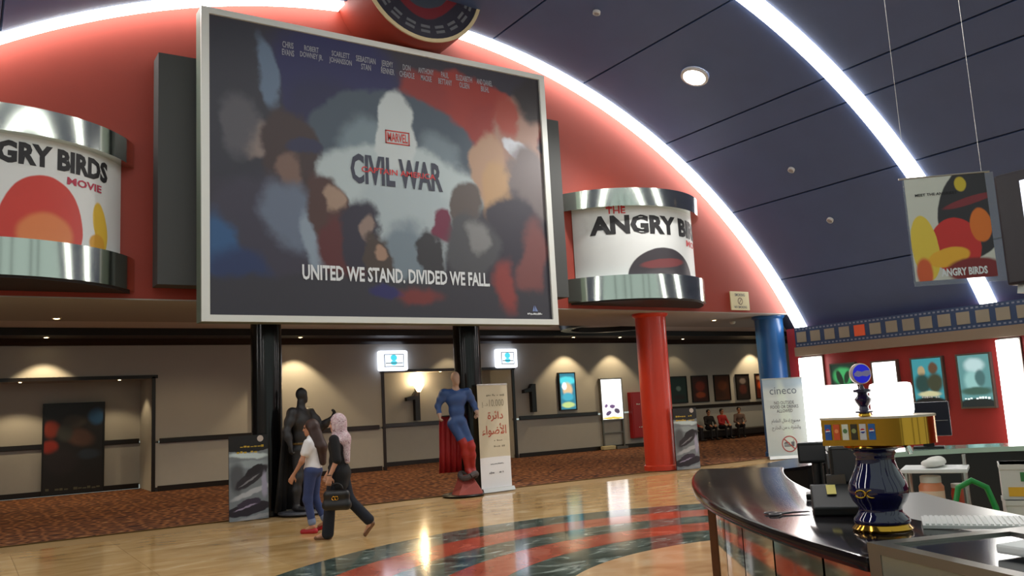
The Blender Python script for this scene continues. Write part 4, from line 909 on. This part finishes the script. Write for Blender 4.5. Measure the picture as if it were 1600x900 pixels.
def tv():
    o = thing('hanging_screen', 'dark hanging menu screen at the right edge of the photograph', 'screen', (6.22, 3.05, 2.15), -92)
    MB().box(0, 1.3, -.02, .22, .06, .86).build('housing', M('tv_housing', (40,34,40), .35), o, bevel=.02); MB().box(.18, 1.2, -.026, -.0205, .16, .78).build('display', M('tv_display', (236,240,255), .4, emit=1.6), o)
    MB().prism([(.0, 0), (.2, 0), (.14, .058), (.02, .058)], 'x', .05, 1.25).build('lower_canopy', M('canopy_pale', (190,194,188), .4), o)
    th = math.degrees(math.asin((6.3-VX)/VR)); zt = VZ+VR*math.cos(R_(th))
    MB().tube([(.65, .1, .86), (.65, .1, zt-2.15-.03)], .03, 10).build('ceiling_pole', pk, o)
tv()

# ================================================================== PEOPLE AND STATUES  (local axes: x forward, y left, z up)
skin = M('skin', (188,134,104), .55); skin2 = M('skin_fair', (204,152,124), .55)
def V3(*a): return np.array(a, float)
def head_prims(c, yaw, s=1, mat=0, eye=None, lip=None, face=True):
    cy, sy = math.cos(R_(yaw)), math.sin(R_(yaw))
    def P(x, y, z): return (c[0]+s*(x*cy-y*sy), c[1]+s*(x*sy+y*cy), c[2]+s*z)
    pr = [('e', P(-.012, 0, .022), (s*.088, s*.074, s*.098), mat, .02), ('e', P(.022, 0, -.05), (s*.058, s*.052, s*.062), mat, .03), ('c', P(.03, 0, -.075), P(.052, 0, -.088), s*.026, s*.02, mat, .02)]
    if face:
        pr += [('c', P(.074, 0, .012), P(.094, 0, -.026), s*.009, s*.013, mat, .012), ('c', P(.07, -.03, .03), P(.07, .03, .03), s*.014, s*.014, mat, .015)]
        for q in (-1, 1):
            pr += [('e', P(.0, q*.074, -.005), (s*.02, s*.01, s*.03), mat, .006), ('e', P(.071, q*.029, .006), (s*.012, s*.015, s*.008), eye if eye is not None else mat, .004)]
        pr += [('c', P(.077, -.02, -.055), P(.077, .02, -.055), s*.009, s*.009, lip if lip is not None else mat, .006)]
    return pr
def hand_prims(wr, d, n, side, curl=.5, mat=0, s=1):
    """wr wrist, d finger direction, n palm normal, side +1 = thumb on the +across side"""
    wr, d, n = [np.array(v, float) for v in (wr, d, n)]; d /= np.linalg.norm(d); n -= d*(n@d); n /= np.linalg.norm(n); b = np.cross(d, n)*side
    pr = [('c', tuple(wr), tuple(wr+d*.03*s), .022*s, .026*s, mat, .02)]
    for k in range(4): pr.append(('c', tuple(wr+d*.02*s+b*(.026-.0175*k)*s*.7), tuple(wr+d*.082*s+b*(.029-.0195*k)*s), .013*s, .0115*s, mat, .012))
    for k, L in enumerate((.068, .076, .071, .056)):
        p = wr+d*.084*s+b*(.029-.0195*k)*s; a = curl*.5
        for j, f in enumerate((.45, .3, .25)):
            q = p+(d*math.cos(a)+n*math.sin(a))*L*f*s; pr.append(('c', tuple(p), tuple(q), (.0092-.0008*j)*s, (.0088-.0008*j)*s, mat, .004)); p = q; a += curl*.9
    p = wr+d*.025*s+b*.026*s; q = p+(d*.55+b*.7+n*.3)*.042*s; r = q+(d*.85+b*.2+n*.35)*.032*s
    pr += [('c', tuple(p), tuple(q), .0135*s, .011*s, mat, .008), ('c', tuple(q), tuple(r), .0105*s, .009*s, mat, .004)]
    return pr
def mid(a, b, t=.5): return tuple(np.array(a)*(1-t)+np.array(b)*t)
def tilt_pts(rows): return rows

def girl():
    o = thing('person', 'girl with long brown hair in a white top and jeans walking left', 'person', (4.08, 11.41, .003), 137, 'two people walking past the statues')
    s = .945
    def S(*p): return tuple(s*v for v in p)
    shL, elL, wrL = S(.0, .165, 1.27), S(.07, .215, 1.02), S(.20, .215, .83); shR, elR, wrR = S(0, -.165, 1.27), S(-.05, -.21, 1.01), S(.02, -.2, .79)
    kL, aL, kR, aR = S(.05, .085, .47), S(-.02, .085, .09), S(.02, -.085, .47), S(-.16, -.085, .13)
    hL, hR = S(0, .085, .86), S(0, -.085, .86); hc = S(.03, .0, 1.475)
    pr = [('c', S(-.01, 0, 1.24), S(.005, 0, 1.40), .052, .046, 0), ('c', S(0, 0, .93), S(0, 0, 1.2), .1, .09, 0), ('c', shL, shR, .045, .045, 0), ('c', hL, hR, .08, .08, 0)]
    for sh, el, wr in ((shL, elL, wrL), (shR, elR, wrR)): pr += [('c', sh, el, .04, .033, 0), ('c', el, wr, .032, .021, 0)]
    for h, k_, a in ((hL, kL, aL), (hR, kR, aR)): pr += [('c', h, k_, .07, .048, 0), ('c', k_, mid(k_, a, .35), .046, .046, 0), ('c', mid(k_, a, .35), a, .046, .03, 0), ('c', a, (a[0]+.12*s, a[1], a[2]-.055*s), .03, .024, 0)]
    pr += head_prims(hc, 12, .98, 0, 1, 2)
    pr += hand_prims(wrL, (.45, .02, -.85), (0, -1, 0), 1, .6, 0, .95)+hand_prims(wrR, (.3, 0, -.9), (0, 1, 0), -1, .6, 0, .95)
    sdf_mesh('body', pr, .0085, [skin, M('eye_dark', (30,20,18), .3), M('lip', (160,84,76), .5)], o, .035)
    top = M('top_white', (236,234,236), .85)
    sdf_mesh('t_shirt', [('e', S(0, 0, 1.2), S(.112, .165, .14), 0), ('e', S(-.005, 0, 1.02), S(.105, .135, .17), 0), ('e', S(0, 0, .9), S(.122, .155, .09), 0), ('c', shL, mid(shL, elL, .55), .056, .056, 0), ('c', shR, mid(shR, elR, .55), .056, .056, 0), ('c', S(0, .06, 1.335), S(0, -.06, 1.335), .045, .045, 0)], .01, top, o, .05)
    jean = M('jeans_blue', (52,66,110), .85, var=.25, vscale=14)
    sdf_mesh('jeans', [('e', S(-.015, 0, .87), S(.118, .15, .09), 0), ('c', hL, kL, .088, .062, 0), ('c', kL, mid(kL, aL, .8), .06, .05, 0), ('c', hR, kR, .088, .062, 0), ('c', kR, mid(kR, aR, .8), .06, .05, 0)], .01, jean, o, .04)
    for k_, a in ((kL, aL), (kR, aR)): sdf_mesh('cuff', [('c', mid(k_, a, .76), mid(k_, a, .84), .054, .054, 0)], .01, M('denim_pale', (120,134,164), .85), o)
    sh = M('shoe_red', (176,26,38), .45)
    sdf_mesh('shoe', [('c', (aL[0]-.03, aL[1], .034), (aL[0]+.15, aL[1], .026), .034, .026, 0), ('c', (aL[0]-.03, aL[1], .02), (aL[0]+.14, aL[1]+.004, .018), .036, .034, 0)], .008, sh, o, .02)
    sdf_mesh('shoe', [('c', (aR[0]-.02, aR[1], .075), (aR[0]+.13, aR[1], .03), .034, .027, 0)], .008, sh, o, .02)
    hair = M('hair_brown', (58,36,30), .5, var=.35, vscale=30)
    sdf_mesh('hair', [('e', (hc[0]-.03, hc[1], hc[2]+.035), (.098, .088, .095), 0), ('c', (hc[0]-.06, hc[1], hc[2]), S(-.13, -.01, 1.2), .075, .085, 0), ('c', S(-.13, -.01, 1.2), S(-.15, -.02, .98), .08, .045, 0), ('c', (hc[0]-.03, hc[1]+.07, hc[2]), S(-.07, .08, 1.22), .03, .032, 0), ('c', (hc[0]-.03, hc[1]-.07, hc[2]), S(-.07, -.08, 1.22), .03, .032, 0)], .009, hair, o, .03)
girl()

def woman():
    o = thing('person', 'woman in black with a pale patterned headscarf carrying a black bag', 'person', (4.12, 10.56, .003), 141, 'two people walking past the statues')
    s = .965
    def S(*p): return tuple(s*v for v in p)
    shL, elL, wrL = S(.0, .175, 1.29), S(-.05, .225, 1.03), S(.05, .235, .82); shR, elR, wrR = S(0, -.175, 1.29), S(.08, -.22, 1.03), S(.2, -.2, .85)
    hL, hR = S(0, .09, .88), S(0, -.09, .88); kL, aL, kR, aR = S(.10, .085, .47), S(.15, .085, .085), S(-.10, -.085, .49), S(-.38, -.085, .20); hc = S(.01, 0, 1.49)
    pr = [('c', S(-.01, 0, 1.26), S(.01, 0, 1.42), .055, .048, 0), ('c', S(0, 0, .95), S(0, 0, 1.22), .11, .1, 0), ('c', shL, shR, .05, .05, 0), ('c', hL, hR, .09, .09, 0)]
    for sh, el, wr in ((shL, elL, wrL), (shR, elR, wrR)): pr += [('c', sh, el, .045, .036, 0), ('c', el, wr, .036, .023, 0)]
    for h, k_, a in ((hL, kL, aL), (hR, kR, aR)): pr += [('c', h, k_, .08, .05, 0), ('c', k_, a, .048, .032, 0)]
    pr += [('c', aL, (aL[0]+.12, aL[1], .034), .032, .025, 0), ('c', aR, (aR[0]+.0, aR[1], aR[2]-.05), .034, .03, 0), ('c', (aR[0], aR[1], aR[2]-.05), (aR[0]+.06, aR[1], aR[2]-.15), .03, .024, 0)]
    pr += head_prims(hc, 20, 1, 0, 1, 2)+hand_prims(wrL, (.15, 0, -.95), (.4, -.9, 0), 1, 1.1, 0, 1)+hand_prims(wrR, (.4, 0, -.85), (0, 1, 0), -1, .7, 0, 1)
    sdf_mesh('body', pr, .0085, [skin2, M('eye_dark'), M('lip')], o, .035)
    tk = M('tunic_black', (18,17,20), .85)
    sdf_mesh('tunic', [('e', S(0, 0, 1.2), S(.13, .175, .15), 0), ('e', S(0, 0, 1.0), S(.125, .15, .16), 0), ('e', S(-.01, 0, .84), S(.145, .175, .13), 0), ('c', S(-.01, .06, .85), S(-.01, .06, .70), .11, .11, 0), ('c', S(-.01, -.06, .85), S(-.01, -.06, .70), .11, .11, 0), ('c', shL, elL, .064, .058, 0), ('c', shR, elR, .064, .058, 0), ('c', elR, mid(elR, wrR, .7), .058, .05, 0)], .01, tk, o, .05)
    tr_ = M('trousers_navy', (22,26,38), .85)
    sdf_mesh('trousers', [('c', hL, kL, .098, .072, 0), ('c', kL, (aL[0]-.01, aL[1], .075), .07, .075, 0), ('c', hR, kR, .098, .072, 0), ('c', kR, mid(kR, aR, .95), .07, .07, 0)], .01, tr_, o, .04)
    sh = M('shoe_tan', (120,84,60), .5)
    sdf_mesh('shoe', [('c', (aL[0]-.04, aL[1], .03), (aL[0]+.15, aL[1], .024), .03, .024, 0)], .008, sh, o, .02)
    sdf_mesh('shoe', [('c', (aR[0]-.035, aR[1], aR[2]-.035), (aR[0]+.065, aR[1], aR[2]-.17), .034, .026, 0)], .008, sh, o, .02)
    sf = noise_ramp('scarf_print', [(.4, (216,196,200)), (.5, (190,150,160)), (.56, (228,214,214)), (.66, (150,110,120))], 26, 3, .85)
    sdf_mesh('headscarf', [('e', (hc[0]-.022, hc[1], hc[2]+.025), (.108, .1, .118), 0), ('c', (hc[0]-.03, hc[1], hc[2]-.05), S(-.03, 0, 1.33), .095, .1, 0), ('e', S(-.02, 0, 1.27), S(.14, .185, .085), 0), ('c', S(-.1, .03, 1.3), S(-.135, .05, 1.0), .08, .035, 0), ('e', (hc[0]+.095, hc[1]+.03, hc[2]-.02), (.058, .058, .085), -1)], .01, sf, o, .04)
    mb = MB(); n = 16; mb.tube([(wrL[0]+.028*math.cos(2*math.pi*i/n), wrL[1]+.028*math.sin(2*math.pi*i/n), wrL[2]+.015) for i in range(n+1)], .006, 6); mb.build('bracelet', M('bracelet_dark', (40,30,30), .4), o, True)
    b = thing('handbag', 'black handbag with a gold emblem in the woman\'s hand', 'handbag', (4.12, 10.56, .003), 141)
    bx, by, bz = wrL[0]-.085, wrL[1]+.045, wrL[2]-.10
    sdf_mesh('bag_body', [('c', (bx-.13, by, bz-.12), (bx+.1, by, bz-.12), .055, .055, 0), ('c', (bx-.14, by, bz-.25), (bx+.11, by, bz-.25), .065, .065, 0)], .01, M('leather_black', (20,19,20), .4), b, .08)
    mb = MB(); n = 12; mb.tube([(bx-.015+.085*math.cos(math.pi*i/n), by, bz-.07+.085*math.sin(math.pi*i/n)) for i in range(n+1)], .008, 8); mb.build('strap', M('leather_black'), b, True)
    for dx in (-.018, .018):
        mb = MB(); mb.tube([(bx-.015+dx+.022*math.cos(2*math.pi*i/14), by+.066, bz-.16+.022*math.sin(2*math.pi*i/14)) for i in range(15)], .005, 6); mb.build('emblem_ring', gold, b, True)
woman()

def drape(name, rows, mat, parent, folds=5, amp=.03, n=28, th=.012):
    """hanging cloth: rows of (x, y_right, y_left, z) from top to bottom, folded, with thickness"""
    vs = []; m = len(rows); K = n+1
    for side in (0, 1):
        for j, (x, y0, y1, z) in enumerate(rows):
            for i in range(K):
                u = i/n; a = amp*(j/(m-1)); vs.append((x+a*math.cos(u*folds*2*math.pi)+.08*(2*u-1)**2-side*th, y0+(y1-y0)*u, z))
    fs = []; q = m*K
    for j in range(m-1):
        for i in range(n):
            a, b, c, d = j*K+i, j*K+i+1, (j+1)*K+i+1, (j+1)*K+i; fs += [(a, b, c, d), (q+a, q+d, q+c, q+b)]
    for i in range(n): fs += [(i, q+i, q+i+1, i+1), ((m-1)*K+i, (m-1)*K+i+1, q+(m-1)*K+i+1, q+(m-1)*K+i)]
    for j in range(m-1): fs += [(j*K, (j+1)*K, q+(j+1)*K, q+j*K), (j*K+n, q+j*K+n, q+(j+1)*K+n, (j+1)*K+n)]
    return MB().add(vs, fs).build(name, mat, parent, True)

def dark_statue():
    o = thing('statue', 'life-size charcoal mannequin statue with a long dark cloak beside the left black column', 'statue', (4.72, 13.72, .008), -54)
    c = M('statue_charcoal', (36,35,38), .5); hx = (.02, .02, 1.9)
    MB().lathe([(.36, 0), (.38, .02), (.36, .05)], (-.02, 0, 0), 32).build('plinth', M('statue_plinth', (70,72,80), .5), o, 'auto')
    shL, elL, wrL = (.0, .235, 1.62), (.16, .36, 1.36), (.38, .36, 1.52); shR, elR, wrR = (0, -.235, 1.62), (-.03, -.36, 1.34), (.06, -.38, 1.1)
    pr = [('e', (0, 0, 1.48), (.15, .22, .2), 0), ('e', (0, 0, 1.25), (.125, .165, .2), 0), ('e', (0, 0, 1.04), (.14, .18, .12), 0), ('c', shL, shR, .08, .08, 0), ('c', (0, 0, 1.6), (.01, 0, 1.8), .075, .065, 0)]
    for sh, el, wr in ((shL, elL, wrL), (shR, elR, wrR)): pr += [('c', sh, mid(sh, el, .5), .082, .075, 0), ('c', mid(sh, el, .5), el, .075, .055, 0), ('c', el, mid(el, wr, .4), .058, .06, 0), ('c', mid(el, wr, .4), wr, .06, .036, 0)]
    for q in (-1, 1): pr += [('c', (0, .095*q, 1.0), (.02, .13*q, .58), .11, .075, 0), ('c', (.02, .13*q, .58), (-.01, .14*q, .38), .075, .075, 0), ('c', (-.01, .14*q, .38), (-.01, .15*q, .14), .075, .05, 0), ('c', (-.03, .15*q, .1), (.16, .17*q, .085), .05, .038, 0)]
    pr += head_prims(hx, 35, 1.12, 0, face=False)+hand_prims(wrR, (.05, 0, -1), (.3, 1, 0), -1, 1.5, 0, 1.2)+hand_prims(wrL, (.35, 0, .94), (-.5, -.8, 0), 1, 1.6, 0, 1.2)
    sdf_mesh('figure', pr, .011, c, o, .05)
    sdf_mesh('belt', [('c', (.105*math.cos(a)*1.25, .165*math.sin(a), 1.12), (.105*math.cos(a+.32)*1.25, .165*math.sin(a+.32), 1.12), .016, .016, 0) for a in np.arange(0, 6.2, .314)], .011, M('belt_bronze', (110,86,44), .45, .3), o, .02)
    drape('cloak', [(-.1, -.24, .24, 1.68), (-.2, -.3, .3, 1.4), (-.24, -.34, .34, 1.0), (-.27, -.38, .38, .5), (-.3, -.42, .42, .06)], M('cloak_black', (20,20,23), .7), o, 5, .04)
dark_statue()

def blue_statue():
    o = thing('statue', 'life-size blue mannequin statue with red legs and red cloth on a rock base', 'statue', (7.62, 13.66, .008), -104)
    blue = M('statue_blue', (44,74,128), .45); red = M('statue_red', (160,36,34), .45); tan = M('statue_tan', (178,146,128), .5)
    MB().lathe([(.38, 0), (.39, .012), (.37, .03)], (0, .06, 0), 40).build('base_disc', M('statue_base_dark', (26,24,24), .4), o, 'auto')
    rk = M('rock_red', (150,66,56), .7, var=.25, vscale=9, bump=.3)
    mb = MB().add([(x*.8, y*.8, z) for x, y, z in [(.33, -.12, .03), (.36, .42, .03), (.0, .54, .03), (-.3, .35, .03), (-.28, -.05, .03), (.02, -.2, .03), (.16, .02, .2), (.1, .3, .2), (-.05, .34, .3), (-.18, .22, .36), (-.14, .0, .34), (.0, -.05, .28)]],
        [(0,1,7,6), (1,2,8,7), (2,3,9,8), (3,4,10,9), (4,5,11,10), (5,0,6,11), (6,7,8,9,10,11), (5,4,3,2,1,0)]).build('rock', rk, o)
    mb = MB(); n = 14; mb.tube([(-.02+.16*math.cos(a), .17+.15*math.sin(a), .34+.04*math.sin(2*a)) for a in np.linspace(0, 2*math.pi, 15)], .05, 8); mb.build('rubble_ring', M('rubble_grey', (84,76,76), .8, bump=.4, vscale=20), o, 'auto')
    shL, elL, wrL = (-.02, .225, 1.84), (-.05, .345, 1.62), (.05, .37, 1.48); shR, elR, wrR = (-.02, -.225, 1.84), (-.05, -.335, 1.62), (.05, -.335, 1.46)
    pr = [('e', (0, 0, 1.73), (.135, .205, .16), 0), ('e', (0, .0, 1.52), (.11, .15, .18), 0), ('e', (0, .01, 1.33), (.12, .155, .11), 0), ('c', shL, shR, .075, .075, 0), ('c', (0, 0, 1.85), (.02, 0, 2.02), .06, .055, 2)]
    for sh, el, wr in ((shL, elL, wrL), (shR, elR, wrR)): pr += [('c', sh, mid(sh, el, .5), .075, .068, 0), ('c', mid(sh, el, .5), el, .068, .05, 0), ('c', el, mid(el, wr, .8), .054, .038, 0), ('c', mid(el, wr, .8), wr, .036, .03, 2)]
    for q in (-1, 1):
        hp, kn, an = (0, .085*q, 1.28), (.06, .16+.07*q, .86 + (.06 if q < 0 else 0)), (-.04, .22+.05*q, .44)
        pr += [('c', hp, mid(hp, kn, .75), .1, .078, 0), ('c', mid(hp, kn, .75), kn, .078, .07, 1), ('c', kn, mid(kn, an, .4), .07, .07, 1), ('c', mid(kn, an, .4), an, .07, .045, 1), ('c', an, (.06, an[1]+.02, .36), .045, .035, 1)]
    pr += head_prims((.03, 0, 2.10), 20, 1.08, 2, face=False)+hand_prims(wrR, (.3, 0, -.95), (.2, 1, 0), -1, 1.6, 2, 1.15)+hand_prims(wrL, (.3, 0, -.95), (.2, -1, 0), 1, 1.6, 2, 1.15)
    sdf_mesh('figure', pr, .010, [blue, red, tan], o, .045)
    drape('cloth', [(-.2, -.3, .12, 1.42), (-.21, -.31, .11, 1.2), (-.22, -.32, .1, .8), (-.24, -.34, .08, .4)], M('cloth_red', (150,20,28), .6), o, 4, .03)
    MB().tube([(-.2, -.3, 1.42), (-.16, -.1, 1.43), (-.1, .0, 1.42)], .012, 8).build('cloth_rail', M('statue_base_dark'), o)
blue_statue()

# ---- people sitting along the far lobby wall
bench = thing('low_bench', 'low dark bench along the far lobby wall under the posters', 'bench', (23.4, 21.85, .005))
MB().box(-2.6, 2.9, -.3, .3, .1, .32).build('seat', M('bench_dark', (30,26,28), .7), bench, bevel=.03); 
for x in (-2.3, 0, 2.6): MB().box(x-.05, x+.05, -.25, .25, 0, .1).build('foot', M('bench_dark'), bench)
def sitter(x, rz, top, leg, s, lean, hairc, label):
    o = thing('person', label, 'person', (x, 21.62, .005), rz, 'people sitting along the far lobby wall')
    def S(*p): return tuple(s*v for v in p)
    z0 = .33+.1*s
    def Z(x, y, z): return (s*x, s*y, z0+s*z)
    pr = [('e', Z(0, 0, .02), S(.14, .17, .11), 2), ('e', Z(lean*.4, 0, .2), S(.12, .16, .18), 1), ('e', Z(lean*.8, 0, .4), S(.12, .18, .14), 1), ('c', Z(lean, .14, .46), Z(lean, -.14, .46), s*.06, s*.06, 1), ('c', Z(lean, 0, .46), Z(lean+.02, 0, .58), s*.05, s*.045, 0)]
    for q in (-1, 1):
        pr += [('c', Z(lean, .18*q, .45), Z(lean+.12, .22*q, .2), s*.055, s*.045, 1), ('c', Z(lean+.12, .22*q, .2), Z(lean+.32, .12*q, .14), s*.045, s*.03, 1)]+hand_prims(Z(lean+.32, .12*q, .14), (1, -.2*q, -.2), (0, 0, -1), -q, .6, 0, s)
        pr += [('c', Z(.02, .1*q, .02), Z(.42, .12*q, .04), s*.085, s*.06, 2), ('c', Z(.42, .12*q, .04), (s*.44, s*.12*q, .1), s*.06, s*.042, 2), ('c', (s*.42, s*.12*q, .045), (s*.6, s*.13*q, .035), s*.04, s*.034, 3)]
    hc = Z(lean+.04, 0, .68); pr += head_prims(hc, 0, s*.98, 0, 3, 0)
    sdf_mesh('body', pr, .012, [skin, M('sit_top_%d%d%d' % top, top, .8), M('sit_leg_%d%d%d' % leg, leg, .8), M('shoe_dark', (24,22,24), .5)], o, .04)
    sdf_mesh('hair', [('e', (hc[0]-.03*s, 0, hc[2]+.035*s), S(.098, .088, .1), 0), ('c', (hc[0]-.07*s, 0, hc[2]), (hc[0]-.08*s, 0, hc[2]-.08*s), s*.05, s*.04, 0)], .012, M('hair_dark', (24,18,18), .6), o)
sitter(21.35, -60, (150,34,34), (34,34,44), .78, .06, 0, 'seated child in a red top at the left end of the far bench')
sitter(22.2, -110, (32,28,30), (28,28,36), .82, .02, 0, 'seated person in dark clothes second from the left on the far bench')
sitter(22.85, -100, (176,40,44), (26,28,40), .82, .03, 0, 'seated child in a bright red top in the middle of the far bench')
sitter(23.75, -130, (120,100,94), (26,24,28), .84, .14, 0, 'person in grey leaning forward at the right of the far bench')
